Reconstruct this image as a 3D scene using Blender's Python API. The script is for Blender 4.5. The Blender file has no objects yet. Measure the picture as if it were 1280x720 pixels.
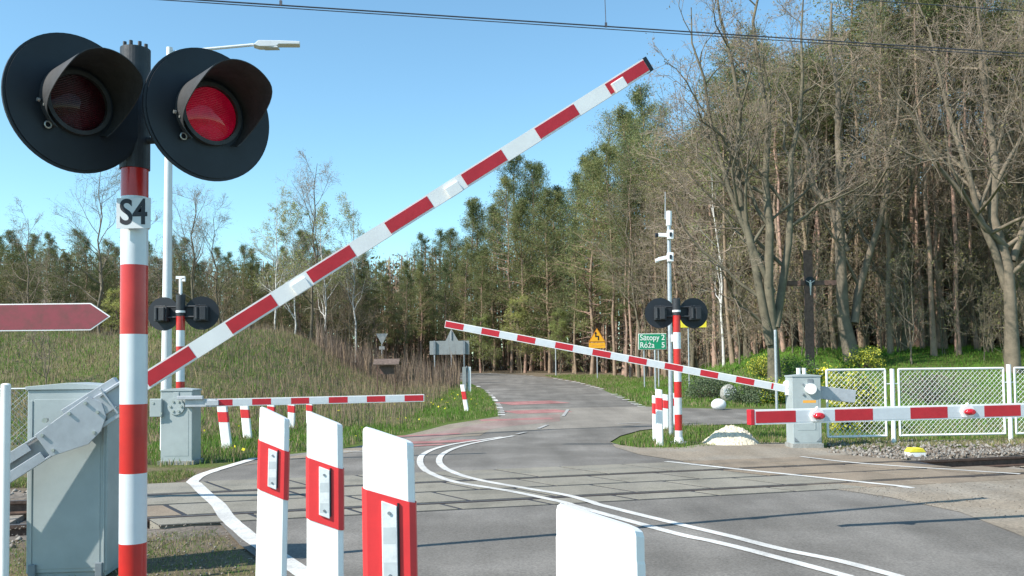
import bpy, math, random
import numpy as np
from mathutils import Vector, Matrix
C = bpy.context.scene.collection
rnd = random.Random(7)
R_ = math.radians

# ---------------------------------------------------------------- camera, light, exposure
F = 1100.0; PX0, PY0 = 640.0, 421.0
CAM = Vector((0, 0, 1.5))
pit = math.atan(41 / F); rol = math.atan(0.01075)
r0 = Vector((1, 0, 0)); u0 = Vector((0, -math.sin(pit), math.cos(pit))); FWD = Vector((0, math.cos(pit), math.sin(pit)))
RT = r0 * math.cos(rol) - u0 * math.sin(rol); UP = r0 * math.sin(rol) + u0 * math.cos(rol)
cd = bpy.data.cameras.new('camera'); cam = bpy.data.objects.new('camera', cd); C.objects.link(cam)
cam.matrix_world = Matrix(((RT.x, UP.x, -FWD.x, CAM.x), (RT.y, UP.y, -FWD.y, CAM.y), (RT.z, UP.z, -FWD.z, CAM.z), (0, 0, 0, 1)))
cd.sensor_width = 36; cd.lens = F / 1280 * 36; cd.shift_y = 61 / 1280; cd.clip_start = 0.05; cd.clip_end = 6000
sc = bpy.context.scene; sc.camera = cam
w = bpy.data.worlds.new('World'); sc.world = w; w.use_nodes = True
wn = w.node_tree.nodes; wl = w.node_tree.links
sky = wn.new('ShaderNodeTexSky'); sky.sky_type = 'NISHITA'; sky.sun_disc = False
SUN_EL = R_(42); SUN_AZ = R_(241)
sky.sun_elevation = SUN_EL; sky.sun_rotation = SUN_AZ
sky.air_density = 1.0; sky.dust_density = 0.1; sky.ozone_density = 0.7; sky.altitude = 0
wn['Background'].inputs[1].default_value = 0.15
wm = wn.new('ShaderNodeMix'); wm.data_type = 'RGBA'; wm.blend_type = 'MULTIPLY'; wm.inputs[0].default_value = 1.0; wm.inputs[7].default_value = (0.74, 0.99, 1.0, 1)
wl.new(sky.outputs[0], wm.inputs[6]); wl.new(wm.outputs[2], wn['Background'].inputs[0])
sd = bpy.data.lights.new('sun', 'SUN'); sd.energy = 4.8; sd.angle = R_(0.5); sd.color = (1.0, 0.945, 0.86)
sun = bpy.data.objects.new('sun', sd); C.objects.link(sun)
SD = Vector((math.sin(SUN_AZ) * math.cos(SUN_EL), math.cos(SUN_AZ) * math.cos(SUN_EL), math.sin(SUN_EL)))
sun.rotation_euler = SD.to_track_quat('Z', 'Y').to_euler(); sun.location = (-20, -15, 30)
sc.view_settings.view_transform = 'Standard'; sc.view_settings.look = 'None'
sc.view_settings.exposure = 0.62; sc.view_settings.gamma = 1; sc.view_settings.use_curve_mapping = False

# ---------------------------------------------------------------- terrain height and survey helpers
TDX, TDY = math.cos(R_(15.3)), math.sin(R_(15.3))          # direction of the railway
def sst(x): x = np.clip(x, 0, 1); return x * x * (3 - 2 * x)
def ramp(y): t = np.maximum(y - 18.0, 0); return np.where(t < 6, t * t / 12 * 0.02, 0.02 * (t - 3)) * 1.0
def ramp_cap(y): return ramp(np.minimum(y, 150))
T0 = 0.0
def tcoord(x, y): return -x * TDY + y * TDX - T0
def H(x, y):
    x = np.asarray(x, float); y = np.asarray(y, float)
    z = ramp_cap(y)
    hl = 3.0 * sst((-4.2 - 0.05 * (y - 30) - x) / 8.5) * sst((y - 19.5) / 20)
    hl = hl * (1 - 0.6 * sst((y - 46) / 18))
    hl = hl * (1 + 0.07 * np.sin(x * 0.45 + 1) + 0.05 * np.sin(x * 1.1 + y * 0.3))
    hr = 1.9 * sst((x - 5.5 - 0.1 * np.maximum(y - 30, 0)) / 7) * sst((y - 30.5) / 11.5)
    z = z + hl + hr
    t = tcoord(x, y)
    d = np.abs(t - TC) if TC is not None else 99
    z = z - 0.2 * (1 - sst((d - 1.35) / 0.5))
    return z
TC = None
def ray(px, py): return (FWD + RT * ((px - PX0) / F) + UP * ((PY0 - py) / F))
def atY(px, py, Y):
    d = ray(px, py); return CAM + d * (Y / d.y)
def road_z(y): return float(ramp_cap(np.array(y)))
def ground(px, py, dz=0.0, fn=None):
    d = ray(px, py); fn = fn or (lambda x, y: road_z(y)); s = 0.5; ps = s
    while s < 400:
        p = CAM + d * s
        if p.z < fn(p.x, p.y) + dz: break
        ps = s; s *= 1.02
    lo, hi = ps, s
    for _ in range(30):
        m = (lo + hi) / 2; p = CAM + d * m
        if p.z < fn(p.x, p.y) + dz: hi = m
        else: lo = m
    return CAM + d * hi
def hz(x, y): return float(H(x, y))
def proj(p):
    v = Vector(p) - CAM; z = v.dot(FWD); return PX0 + F * v.dot(RT) / z, PY0 - F * v.dot(UP) / z
A_ = [ground(*q) for q in ((182, 619.5), (522, 605.4), (740, 594.4), (910, 587.7))]
B_ = [ground(*q) for q in ((184, 650.7), (522, 631), (740, 620), (1000, 607.4), (1179, 597))]
tA = sum(tcoord(p.x, p.y) for p in A_) / len(A_); tB = sum(tcoord(p.x, p.y) for p in B_) / len(B_)
TC = float((tA + tB) / 2); GH = float((tA - tB) / 2)
print('track t', tA, tB, [round(float(tcoord(p.x, p.y)), 2) for p in A_], [round(float(tcoord(p.x, p.y)), 2) for p in B_])
def trk(s, t, z=0.0): return Vector((s * TDX - t * TDY, s * TDY + t * TDX, z))
def scoord(p): return p.x * TDX + p.y * TDY

# ---------------------------------------------------------------- materials
def srgb(r, g, b):
    f = lambda c: ((c / 255 + 0.055) / 1.055) ** 2.4 if c > 10 else c / 255 / 12.92
    return (f(r), f(g), f(b))
def mat(name, col, rough=0.6, var=0.0, scale=5.0, bump=0.0, bscale=40.0, metal=0.0, col2=None, spec=0.5, emis=None, estr=0.0, objrand=0.0, coat=0.0, transl=0.0, lo=0.35, hi=0.65):
    m = bpy.data.materials.new(name); m.use_nodes = True
    n = m.node_tree.nodes; l = m.node_tree.links; b = n['Principled BSDF']
    b.inputs['Roughness'].default_value = rough; b.inputs['Metallic'].default_value = metal
    b.inputs['Specular IOR Level'].default_value = spec; b.inputs['Base Color'].default_value = (*col, 1)
    b.inputs['Coat Weight'].default_value = coat
    tc = n.new('ShaderNodeTexCoord'); out = None
    if var or col2:
        nz = n.new('ShaderNodeTexNoise'); nz.inputs['Scale'].default_value = scale; nz.inputs['Detail'].default_value = 6
        nz.inputs['Roughness'].default_value = 0.65
        l.new(tc.outputs['Object'], nz.inputs['Vector'])
        mr = n.new('ShaderNodeMapRange'); mr.inputs[1].default_value = lo; mr.inputs[2].default_value = hi
        l.new(nz.outputs['Fac'], mr.inputs[0])
        mx = n.new('ShaderNodeMix'); mx.data_type = 'RGBA'; l.new(mr.outputs[0], mx.inputs[0])
        c2 = col2 or tuple(c * (1 - var) for c in col)
        c1 = col if col2 else tuple(min(1, c * (1 + var * 0.6)) for c in col)
        mx.inputs[6].default_value = (*c1, 1); mx.inputs[7].default_value = (*c2, 1); out = mx.outputs[2]
        rr = n.new('ShaderNodeMapRange'); rr.inputs[3].default_value = max(0.02, rough - 0.08); rr.inputs[4].default_value = min(1, rough + 0.12)
        l.new(nz.outputs['Fac'], rr.inputs[0]); l.new(rr.outputs[0], b.inputs['Roughness'])
    if objrand:
        oi = n.new('ShaderNodeObjectInfo'); hs = n.new('ShaderNodeHueSaturation')
        m1 = n.new('ShaderNodeMapRange'); m1.inputs[3].default_value = 1 - objrand; m1.inputs[4].default_value = 1 + objrand
        l.new(oi.outputs['Random'], m1.inputs[0]); l.new(m1.outputs[0], hs.inputs['Value'])
        m2 = n.new('ShaderNodeMapRange'); m2.inputs[3].default_value = 0.5 + objrand * 0.09; m2.inputs[4].default_value = 0.5 - objrand * 0.09
        l.new(oi.outputs['Random'], m2.inputs[0]); l.new(m2.outputs[0], hs.inputs['Hue'])
        if out: l.new(out, hs.inputs['Color'])
        else: hs.inputs['Color'].default_value = (*col, 1)
        out = hs.outputs[0]
    if out: l.new(out, b.inputs['Base Color'])
    if bump:
        nb = n.new('ShaderNodeTexNoise'); nb.inputs['Scale'].default_value = bscale; nb.inputs['Detail'].default_value = 5
        l.new(tc.outputs['Object'], nb.inputs['Vector']); bp = n.new('ShaderNodeBump'); bp.inputs['Strength'].default_value = bump
        bp.inputs['Distance'].default_value = 0.02
        l.new(nb.outputs['Fac'], bp.inputs['Height']); l.new(bp.outputs[0], b.inputs['Normal'])
    if emis:
        b.inputs['Emission Color'].default_value = (*emis, 1); b.inputs['Emission Strength'].default_value = estr
    if transl:
        tr = n.new('ShaderNodeBsdfTranslucent'); ms = n.new('ShaderNodeMixShader'); ms.inputs[0].default_value = transl
        if out: l.new(out, tr.inputs['Color'])
        else: tr.inputs['Color'].default_value = (*col, 1)
        l.new(b.outputs[0], ms.inputs[1]); l.new(tr.outputs[0], ms.inputs[2]); l.new(ms.outputs[0], n['Material Output'].inputs[0])
    return m
M = {}
M['white'] = mat('white_paint', (0.86, 0.855, 0.84), 0.38, 0.05, 6)
M['whiteplastic'] = mat('white_plastic', (0.9, 0.89, 0.87), 0.42, 0.06, 9, bump=0.06, bscale=25)
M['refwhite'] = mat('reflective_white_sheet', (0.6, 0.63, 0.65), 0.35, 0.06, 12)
M['red'] = mat('red_paint', (0.52, 0.02, 0.018), 0.3, 0.12, 7, coat=0.2)
M['refred'] = mat('reflective_red_sheet', (0.5, 0.018, 0.03), 0.4, 0.1, 10)
M['postred'] = mat('post_red_sheet', (0.72, 0.04, 0.045), 0.4, 0.08, 12)
M['poleblue'] = mat('pole_white_band', (0.66, 0.70, 0.73), 0.3, 0.06, 6, coat=0.2)
M['black'] = mat('black_paint', (0.006, 0.009, 0.015), 0.5, 0.2, 6)
M['blackmatt'] = mat('black_housing', (0.03, 0.033, 0.038), 0.55, 0.25, 9, bump=0.1)
M['visor'] = mat('visor_black', (0.035, 0.036, 0.038), 0.6, 0.25, 20, bump=0.1)
M['galv'] = mat('galvanised_steel', (0.5, 0.52, 0.54), 0.45, 0.16, 14, metal=0.5, bump=0.05, bscale=60)
M['cab'] = mat('cabinet_grey', (0.36, 0.405, 0.405), 0.42, 0.1, 3, bump=0.03, bscale=30)
M['cabdark'] = mat('cabinet_grey_dark', (0.2, 0.23, 0.25), 0.5, 0.15, 6)
M['arm'] = mat('arm_grey', (0.45, 0.47, 0.5), 0.42, 0.12, 8, metal=0.25)
M['bolt'] = mat('bolt_steel', (0.55, 0.55, 0.52), 0.35, 0.2, 30, metal=0.8)
M['rust'] = mat('rusty_rail', (0.09, 0.055, 0.04), 0.75, 0.35, 12, bump=0.3)
M['railtop'] = mat('rail_running_surface', (0.10, 0.085, 0.075), 0.5, 0.2, 20, metal=0.3)
M['sleeper'] = mat('concrete_sleeper', (0.27, 0.24, 0.2), 0.85, 0.3, 8, bump=0.4)
M['lampw'] = mat('lamp_post_white', (0.74, 0.75, 0.76), 0.4, 0.06, 3)
M['glassred'] = mat('red_lens', (0.5, 0.01, 0.02), 0.12, 0.3, 30, bump=0.15, bscale=60, coat=0.6)
M['glassdark'] = mat('dark_red_lens', (0.05, 0.004, 0.008), 0.2, 0.5, 12, bump=0.3, bscale=40, coat=0.25)
M['glasslit'] = mat('lit_red_lens', (0.42, 0.006, 0.03), 0.16, 0.55, 14, bump=0.2, bscale=50, coat=0.6, emis=(0.9, 0.0, 0.05), estr=0.08)
for k_ in ('glasslit', 'glassdark'):   # moulded ribs of the lens
    n_ = M[k_].node_tree.nodes; l_ = M[k_].node_tree.links; tc_ = n_.new('ShaderNodeTexCoord'); wv_ = n_.new('ShaderNodeTexWave'); wv_.bands_direction = 'Z'; wv_.inputs['Scale'].default_value = 38; wv_.inputs['Distortion'].default_value = 1.5
    l_.new(tc_.outputs['Object'], wv_.inputs['Vector']); bp_ = n_.new('ShaderNodeBump'); bp_.inputs['Strength'].default_value = 0.7; bp_.inputs['Distance'].default_value = 0.006
    l_.new(wv_.outputs['Fac'], bp_.inputs['Height']); l_.new(bp_.outputs[0], n_['Principled BSDF'].inputs['Normal'])
M['lettering'] = mat('black_lettering', (0.008, 0.009, 0.016), 0.5, 0.1)
M['letterwhite'] = mat('white_lettering', (0.8, 0.82, 0.8), 0.5, 0.05)
M['green'] = mat('sign_green', (0.005, 0.26, 0.13), 0.4, 0.1, 6)
M['yellow'] = mat('sign_yellow', (0.85, 0.42, 0.02), 0.4, 0.1, 6)
M['yellow2'] = mat('bright_yellow', (0.85, 0.72, 0.05), 0.5, 0.15, 10)
M['signback'] = mat('sign_back_grey', (0.27, 0.29, 0.29), 0.6, 0.12, 5)
M['wooddark'] = mat('dark_wood', (0.15, 0.085, 0.065), 0.75, 0.35, 9, bump=0.4, bscale=30)
M['woodgrey'] = mat('weathered_wood', (0.14, 0.10, 0.08), 0.8, 0.35, 9, bump=0.4, bscale=30)
M['arrowred'] = mat('mottled_red_sheet', (0.24, 0.04, 0.055), 0.55, col2=(0.13, 0.045, 0.04), scale=7, lo=0.42, hi=0.78)  # arrow board red, broken up by darker brownish noise mottling
M['sand'] = mat('pale_sand', (0.62, 0.55, 0.42), 0.95, 0.2, 10, bump=0.8, bscale=30)
M['stone'] = mat('granite', (0.33, 0.32, 0.29), 0.85, 0.35, 18, bump=0.5, bscale=18)
M['stonewhite'] = mat('whitewashed_stone', (0.82, 0.8, 0.78), 0.8, 0.1, 9, bump=0.4)
M['skin'] = mat('pale_figure', (0.75, 0.7, 0.66), 0.6, 0.05)
M['redrim'] = mat('sign_rim', (0.55, 0.2, 0.02), 0.4, 0.1)
M['amber'] = mat('amber_sticker', (0.8, 0.38, 0.06), 0.5, 0.1)
M['cable'] = mat('overhead_wire', (0.06, 0.06, 0.075), 0.5, 0.1)
M['concrete'] = mat('concrete_base', (0.3, 0.3, 0.28), 0.9, 0.25, 9, bump=0.4)
# vegetation
M['barkpine'] = mat('pine_bark', (0.38, 0.26, 0.18), 0.9, col2=(0.2, 0.145, 0.11), scale=2.5, bump=0.5, bscale=12, objrand=0.25)
M['barkoak'] = mat('grey_bark', (0.2, 0.165, 0.115), 0.9, col2=(0.11, 0.094, 0.066), scale=3, bump=0.5, bscale=14, objrand=0.2)
M['barkbirch'] = mat('birch_bark', (0.62, 0.6, 0.56), 0.8, col2=(0.12, 0.11, 0.1), scale=5, lo=0.5, hi=0.68)
M['twig'] = mat('bare_twigs', (0.30, 0.245, 0.18), 0.9, 0.3, 0.7, objrand=0.2)
M['twigbirch'] = mat('birch_twigs', (0.36, 0.33, 0.26), 0.9, 0.3, 0.7)
M['needle1'] = mat('pine_needles', (0.19, 0.22, 0.07), 0.75, col2=(0.1, 0.14, 0.055), scale=0.55, objrand=0.3, transl=0.22)
M['needle2'] = mat('pine_needles_pale', (0.235, 0.235, 0.08), 0.75, col2=(0.13, 0.15, 0.055), scale=0.7, objrand=0.3, transl=0.22)
M['bud'] = mat('spring_buds', (0.27, 0.27, 0.09), 0.8, col2=(0.2, 0.165, 0.085), scale=0.6, objrand=0.25, transl=0.3)
M['budfresh'] = mat('fresh_birch_leaves', (0.33, 0.37, 0.11), 0.8, 0.3, 0.6, objrand=0.2, transl=0.35)
M['bushyellow'] = mat('yellow_green_leaves', (0.62, 0.58, 0.06), 0.7, col2=(0.42, 0.43, 0.05), scale=3, transl=0.3)
M['juniper'] = mat('juniper_green', (0.13, 0.17, 0.085), 0.8, col2=(0.07, 0.10, 0.055), scale=3, transl=0.1)
M['g1'] = mat('fresh_grass', (0.13, 0.28, 0.025), 0.75, col2=(0.085, 0.19, 0.02), scale=0.8, transl=0.35)
M['glush'] = mat('lush_grass', (0.17, 0.36, 0.03), 0.75, col2=(0.11, 0.25, 0.025), scale=0.8, transl=0.35)
M['g2'] = mat('pale_grass', (0.165, 0.225, 0.05), 0.8, 0.3, 1.5, transl=0.3)
M['g3'] = mat('dry_grass', (0.36, 0.29, 0.165), 0.85, 0.3, 1.5, transl=0.25)
M['g4'] = mat('brown_stems', (0.29, 0.215, 0.145), 0.9, 0.3, 1.0, transl=0.1)
M['farbrown'] = mat('far_twigs', (0.3, 0.25, 0.18), 0.9, 0.3, 0.5, transl=0.3)
M['fargreen'] = mat('far_foliage', (0.2, 0.22, 0.09), 0.9, 0.3, 0.5, transl=0.3)
M['dand'] = mat('dandelion', (0.8, 0.7, 0.03), 0.7, 0.1)

# ---------------------------------------------------------------- mesh builder
class MB:
    def __init__(s): s.v = []; s.f = []; s.m = []
    def add(s, vs, fs, mi=0):
        o = len(s.v); s.v += [tuple(v) for v in vs]; s.f += [tuple(o + i for i in f) for f in fs]; s.m += [mi] * len(fs)
    def box(s, c, d, mi=0, R=None):
        c = Vector(c); x, y, z = d[0] / 2, d[1] / 2, d[2] / 2
        vs = [Vector(p) for p in ((-x, -y, -z), (x, -y, -z), (x, y, -z), (-x, y, -z), (-x, -y, z), (x, -y, z), (x, y, z), (-x, y, z))]
        if R is not None: vs = [R @ v for v in vs]
        s.add([c + v for v in vs], [(0, 3, 2, 1), (4, 5, 6, 7), (0, 1, 5, 4), (1, 2, 6, 5), (2, 3, 7, 6), (3, 0, 4, 7)], mi)
    def cyl(s, a, b, ra, rb=None, n=16, mi=0, cap=True, mic=None):
        a, b = Vector(a), Vector(b); rb = ra if rb is None else rb
        d = (b - a).normalized(); x = d.orthogonal().normalized(); y = d.cross(x)
        vs = [p + (x * math.cos(2 * math.pi * i / n) + y * math.sin(2 * math.pi * i / n)) * r for p, r in ((a, ra), (b, rb)) for i in range(n)]
        s.add(vs, [(i, (i + 1) % n, n + (i + 1) % n, n + i) for i in range(n)], mi)
        if cap:
            s.add(vs[:n], [tuple(range(n - 1, -1, -1))], mi if mic is None else mic); s.add(vs[n:], [tuple(range(n))], mi if mic is None else mic)
    def prism(s, pts, th, origin, ex, ey, mi=0):   # polygon in plane (ex, ey), thickness th along ex x ey, centred
        ex, ey, o = Vector(ex), Vector(ey), Vector(origin); nn = ex.cross(ey).normalized(); n = len(pts)
        a = [o + ex * p[0] + ey * p[1] - nn * th / 2 for p in pts]; b = [q + nn * th for q in a]
        s.add(a + b, [tuple(range(n - 1, -1, -1)), tuple(range(n, 2 * n))] + [(i, (i + 1) % n, n + (i + 1) % n, n + i) for i in range(n)], mi)
    def strip(s, L, Rr, mi=0):
        n = len(L); s.add(list(L) + list(Rr), [(i, i + 1, n + i + 1, n + i) for i in range(n - 1)], mi)
    def sphere(s, c, r, mi=0, nu=12, nv=8, sq=(1, 1, 1), jit=0, seed=0):
        rr = random.Random(seed); c = Vector(c); vs = []; fs = []
        for j in range(nv + 1):
            th = math.pi * j / nv
            for i in range(nu):
                ph = 2 * math.pi * i / nu; k = r * (1 + rr.uniform(-jit, jit)) if 0 < j < nv else r
                vs.append(c + Vector((math.sin(th) * math.cos(ph) * k * sq[0], math.sin(th) * math.sin(ph) * k * sq[1], math.cos(th) * k * sq[2])))
        for j in range(nv):
            for i in range(nu): fs.append((j * nu + i, (j + 1) * nu + i, (j + 1) * nu + (i + 1) % nu, j * nu + (i + 1) % nu))
        s.add(vs, fs, mi)
    def build(s, name, mats, parent=None, smooth=False, bevel=0.0, loc=None):
        me = bpy.data.meshes.new(name); me.from_pydata([tuple(v) for v in s.v], [], s.f)
        for m in (mats if isinstance(mats, (list, tuple)) else [mats]): me.materials.append(m)
        me.polygons.foreach_set('material_index', s.m)
        me.update(); o = bpy.data.objects.new(name, me); C.objects.link(o)
        if parent: o.parent = parent
        if loc is not None: o.location = loc
        if smooth:
            me.polygons.foreach_set('use_smooth', [True] * len(me.polygons))
            try: me.set_sharp_from_angle(angle=R_(40))
            except Exception: pass
        if bevel:
            b = o.modifiers.new('bevel', 'BEVEL'); b.width = bevel; b.segments = 2; b.limit_method = 'ANGLE'; b.angle_limit = R_(40)
        return o
def npmesh(name, V, Fc, mi, mats, parent=None, loc=None, smooth=False):
    me = bpy.data.meshes.new(name); V = np.asarray(V, np.float32); Fc = np.asarray(Fc, np.int32)
    me.vertices.add(len(V)); me.vertices.foreach_set('co', V.ravel())
    k = Fc.shape[1]; me.loops.add(Fc.size); me.loops.foreach_set('vertex_index', Fc.ravel())
    me.polygons.add(len(Fc)); me.polygons.foreach_set('loop_start', np.arange(0, Fc.size, k, dtype=np.int32))
    try: me.polygons.foreach_set('loop_total', np.full(len(Fc), k, np.int32))
    except Exception: pass
    for m in mats: me.materials.append(m)
    me.polygons.foreach_set('material_index', np.asarray(mi, np.int32))
    if smooth: me.polygons.foreach_set('use_smooth', np.ones(len(Fc), bool))
    me.update(calc_edges=True); me.validate()
    o = bpy.data.objects.new(name, me); C.objects.link(o)
    if parent: o.parent = parent
    if loc is not None: o.location = loc
    return o
def tag(o, label=None, cat=None, group=None, kind=None):
    if label: o['label'] = label
    if cat: o['category'] = cat
    if group: o['group'] = group
    if kind: o['kind'] = kind
    return o
def thing(name, loc, label, cat, group=None, rz=0.0):
    o = bpy.data.objects.new(name, None); C.objects.link(o); o.location = loc; o.rotation_euler = (0, 0, rz)
    o.empty_display_size = 0.2
    return tag(o, label, cat, group)
def copy_tree(o, parent=None):
    c = o.copy(); C.objects.link(c); c.parent = parent
    for ch in [q for q in bpy.data.objects if q.parent == o]: copy_tree(ch, c)
    return c
def text_mesh(name, txt, size, mat_, parent, M4, ext=0.001, spacing=1.0, xs=1.0, off=0.0):
    cu = bpy.data.curves.new(name, 'FONT'); cu.body = txt; cu.size = size; cu.extrude = ext; cu.align_x = 'CENTER'; cu.align_y = 'CENTER'
    cu.space_character = spacing; cu.offset = off
    to = bpy.data.objects.new(name + '_tmp', cu); C.objects.link(to)
    bpy.context.view_layer.update(); dg = bpy.context.evaluated_depsgraph_get()
    me = bpy.data.meshes.new_from_object(to.evaluated_get(dg)); bpy.data.objects.remove(to)
    me.transform(M4 @ Matrix.Diagonal((xs, 1, 1, 1))); me.materials.clear(); me.materials.append(mat_)
    o = bpy.data.objects.new(name, me); C.objects.link(o); o.parent = parent
    return o

# ---------------------------------------------------------------- terrain sheet
def terrain():
    xs = np.concatenate([-np.geomspace(60, 2500, 16)[::-1], np.arange(-58, -16, 1.0), np.arange(-16, 16, 0.25), np.arange(16, 58, 1.0), np.geomspace(60, 2500, 16)])
    ys = np.concatenate([-np.geomspace(6, 2500, 14)[::-1], np.arange(-5, 3, 1.0), np.arange(3, 40, 0.25), np.arange(40, 120, 1.0), np.geomspace(122, 3500, 20)])
    X, Y = np.meshgrid(xs, ys); Z = H(X, Y)
    rg = np.random.RandomState(3)
    Z = Z - 0.012
    V = np.stack([X.ravel(), Y.ravel(), Z.ravel()], 1); nx = len(xs); ny = len(ys)
    i, j = np.meshgrid(np.arange(nx - 1), np.arange(ny - 1)); a = (j * nx + i).ravel()
    Fc = np.stack([a, a + 1, a + nx + 1, a + nx], 1)
    # dryness map: 0 green, 1 dry soil and straw
    x, y = V[:, 0], V[:, 1]; d = np.full(len(V), 0.45)
    d = np.where((y < 14.2) & (x < -1), 0.8, d)
    d = np.where((x < -3) & (y > 17.5), 0.62, d)
    d = np.where((x < 6) & (x > -6) & (y > 15.2), 0.22, d)
    d = np.where((x > 3) & (y > 15), 0.3, d)
    t = np.abs(-x * TDY + y * TDX - TC); d = np.where(t < 2.6, 1.0, d)
    d = np.where((x > 8) & (y > 33), 0.2, d)
    edge = np.where(x > 0, 44, 58); d = np.where((y > edge) & (y < 200), 0.95, d)
    o = npmesh('ground', V, Fc, np.zeros(len(Fc)), [ground_mat()], smooth=True)
    at = o.data.attributes.new('dry', 'FLOAT', 'POINT'); at.data.foreach_set('value', d.astype(np.float32))
    tag(o, 'grassy and sandy ground around the level crossing', None, None, 'structure')
def ground_mat():
    m = bpy.data.materials.new('ground_soil_and_turf'); m.use_nodes = True; n = m.node_tree.nodes; l = m.node_tree.links; b = n['Principled BSDF']
    b.inputs['Roughness'].default_value = 0.95; b.inputs['Specular IOR Level'].default_value = 0.15
    tc = n.new('ShaderNodeTexCoord'); at = n.new('ShaderNodeAttribute'); at.attribute_name = 'dry'
    nz = n.new('ShaderNodeTexNoise'); nz.inputs['Scale'].default_value = 0.9; nz.inputs['Detail'].default_value = 9; nz.inputs['Roughness'].default_value = 0.7
    l.new(tc.outputs['Object'], nz.inputs['Vector'])
    ad = n.new('ShaderNodeMath'); ad.operation = 'MULTIPLY_ADD'; l.new(nz.outputs['Fac'], ad.inputs[0]); ad.inputs[1].default_value = 1.3; ad.inputs[2].default_value = -0.65
    a2 = n.new('ShaderNodeMath'); a2.operation = 'ADD'; l.new(ad.outputs[0], a2.inputs[0]); l.new(at.outputs['Fac'], a2.inputs[1])
    cr = n.new('ShaderNodeValToRGB'); l.new(a2.outputs[0], cr.inputs[0]); e = cr.color_ramp.elements
    e[0].position = 0.0; e[0].color = (0.075, 0.12, 0.022, 1); e[1].position = 1.0; e[1].color = (0.17, 0.135, 0.10, 1)
    for p, c in ((0.3, (0.10, 0.14, 0.03, 1)), (0.55, (0.125, 0.125, 0.05, 1)), (0.78, (0.17, 0.14, 0.08, 1))):
        q = e.new(p); q.color = c
    n2 = n.new('ShaderNodeTexNoise'); n2.inputs['Scale'].default_value = 22; n2.inputs['Detail'].default_value = 8; n2.inputs['Roughness'].default_value = 0.75
    l.new(tc.outputs['Object'], n2.inputs['Vector'])
    mr = n.new('ShaderNodeMapRange'); mr.inputs[1].default_value = 0.3; mr.inputs[2].default_value = 0.7; mr.inputs[3].default_value = 0.6; mr.inputs[4].default_value = 1.4; l.new(n2.outputs['Fac'], mr.inputs[0])
    hs = n.new('ShaderNodeHueSaturation'); l.new(cr.outputs[0], hs.inputs['Color']); l.new(mr.outputs[0], hs.inputs['Value']); l.new(hs.outputs[0], b.inputs['Base Color'])
    bp = n.new('ShaderNodeBump'); bp.inputs['Strength'].default_value = 0.7; bp.inputs['Distance'].default_value = 0.05; l.new(n2.outputs['Fac'], bp.inputs['Height']); l.new(bp.outputs[0], b.inputs['Normal'])
    return m
terrain()

# ---------------------------------------------------------------- road surfaces
def surf_mat(name, base, speck=0.4, patch=0.18, sc1=0.7, sc2=48, rough=0.9, bump=0.25, tint=None):
    m = bpy.data.materials.new(name); m.use_nodes = True; n = m.node_tree.nodes; l = m.node_tree.links; b = n['Principled BSDF']
    b.inputs['Roughness'].default_value = rough; b.inputs['Specular IOR Level'].default_value = 0.25
    tc = n.new('ShaderNodeTexCoord')
    a = n.new('ShaderNodeTexNoise'); a.inputs['Scale'].default_value = sc1; a.inputs['Detail'].default_value = 6; l.new(tc.outputs['Object'], a.inputs['Vector'])
    c = n.new('ShaderNodeTexNoise'); c.inputs['Scale'].default_value = sc2; c.inputs['Detail'].default_value = 4; c.inputs['Roughness'].default_value = 0.8; l.new(tc.outputs['Object'], c.inputs['Vector'])
    mp = n.new('ShaderNodeMapping'); mp.inputs['Scale'].default_value = (1.6, 0.16, 1); mp.inputs['Rotation'].default_value = (0, 0, R_(-34)); l.new(tc.outputs['Object'], mp.inputs[0])
    k = n.new('ShaderNodeTexNoise'); k.inputs['Scale'].default_value = 1.1; k.inputs['Detail'].default_value = 5; l.new(mp.outputs[0], k.inputs['Vector'])
    def rng(src, lo, hi, s=0.3, e=0.7):
        q = n.new('ShaderNodeMapRange'); q.inputs[1].default_value = s; q.inputs[2].default_value = e; q.inputs[3].default_value = lo; q.inputs[4].default_value = hi; l.new(src, q.inputs[0]); return q.outputs[0]
    m1 = n.new('ShaderNodeMath'); m1.operation = 'MULTIPLY'; l.new(rng(a.outputs['Fac'], 1 - patch, 1 + patch), m1.inputs[0]); l.new(rng(c.outputs['Fac'], 1 - speck, 1 + speck), m1.inputs[1])
    m2 = n.new('ShaderNodeMath'); m2.operation = 'MULTIPLY'; l.new(m1.outputs[0], m2.inputs[0]); l.new(rng(k.outputs['Fac'], 0.8, 1.14), m2.inputs[1])
    mx = n.new('ShaderNodeMix'); mx.data_type = 'RGBA'; l.new(rng(a.outputs['Fac'], 0, 1, 0.45, 0.65), mx.inputs[0])
    mx.inputs[6].default_value = (*base, 1); mx.inputs[7].default_value = (*(tint or base), 1)
    hs = n.new('ShaderNodeHueSaturation'); l.new(mx.outputs[2], hs.inputs['Color']); l.new(m2.outputs[0], hs.inputs['Value']); l.new(hs.outputs[0], b.inputs['Base Color'])
    bp = n.new('ShaderNodeBump'); bp.inputs['Strength'].default_value = bump; bp.inputs['Distance'].default_value = 0.01; l.new(c.outputs['Fac'], bp.inputs['Height']); l.new(bp.outputs[0], b.inputs['Normal'])
    return m
M['asphalt'] = surf_mat('asphalt', (0.162, 0.15, 0.133), tint=(0.188, 0.175, 0.157))
M['asphalt2'] = surf_mat('asphalt_worn_pale', (0.235, 0.212, 0.18), patch=0.12)
M['slab'] = surf_mat('concrete_slab', (0.26, 0.24, 0.195), speck=0.3, patch=0.26, sc1=1.8, tint=(0.195, 0.18, 0.15))
M['slabbrown'] = surf_mat('concrete_slab_soiled', (0.255, 0.205, 0.152), speck=0.3, patch=0.26, sc1=1.8, tint=(0.19, 0.15, 0.11))
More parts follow.
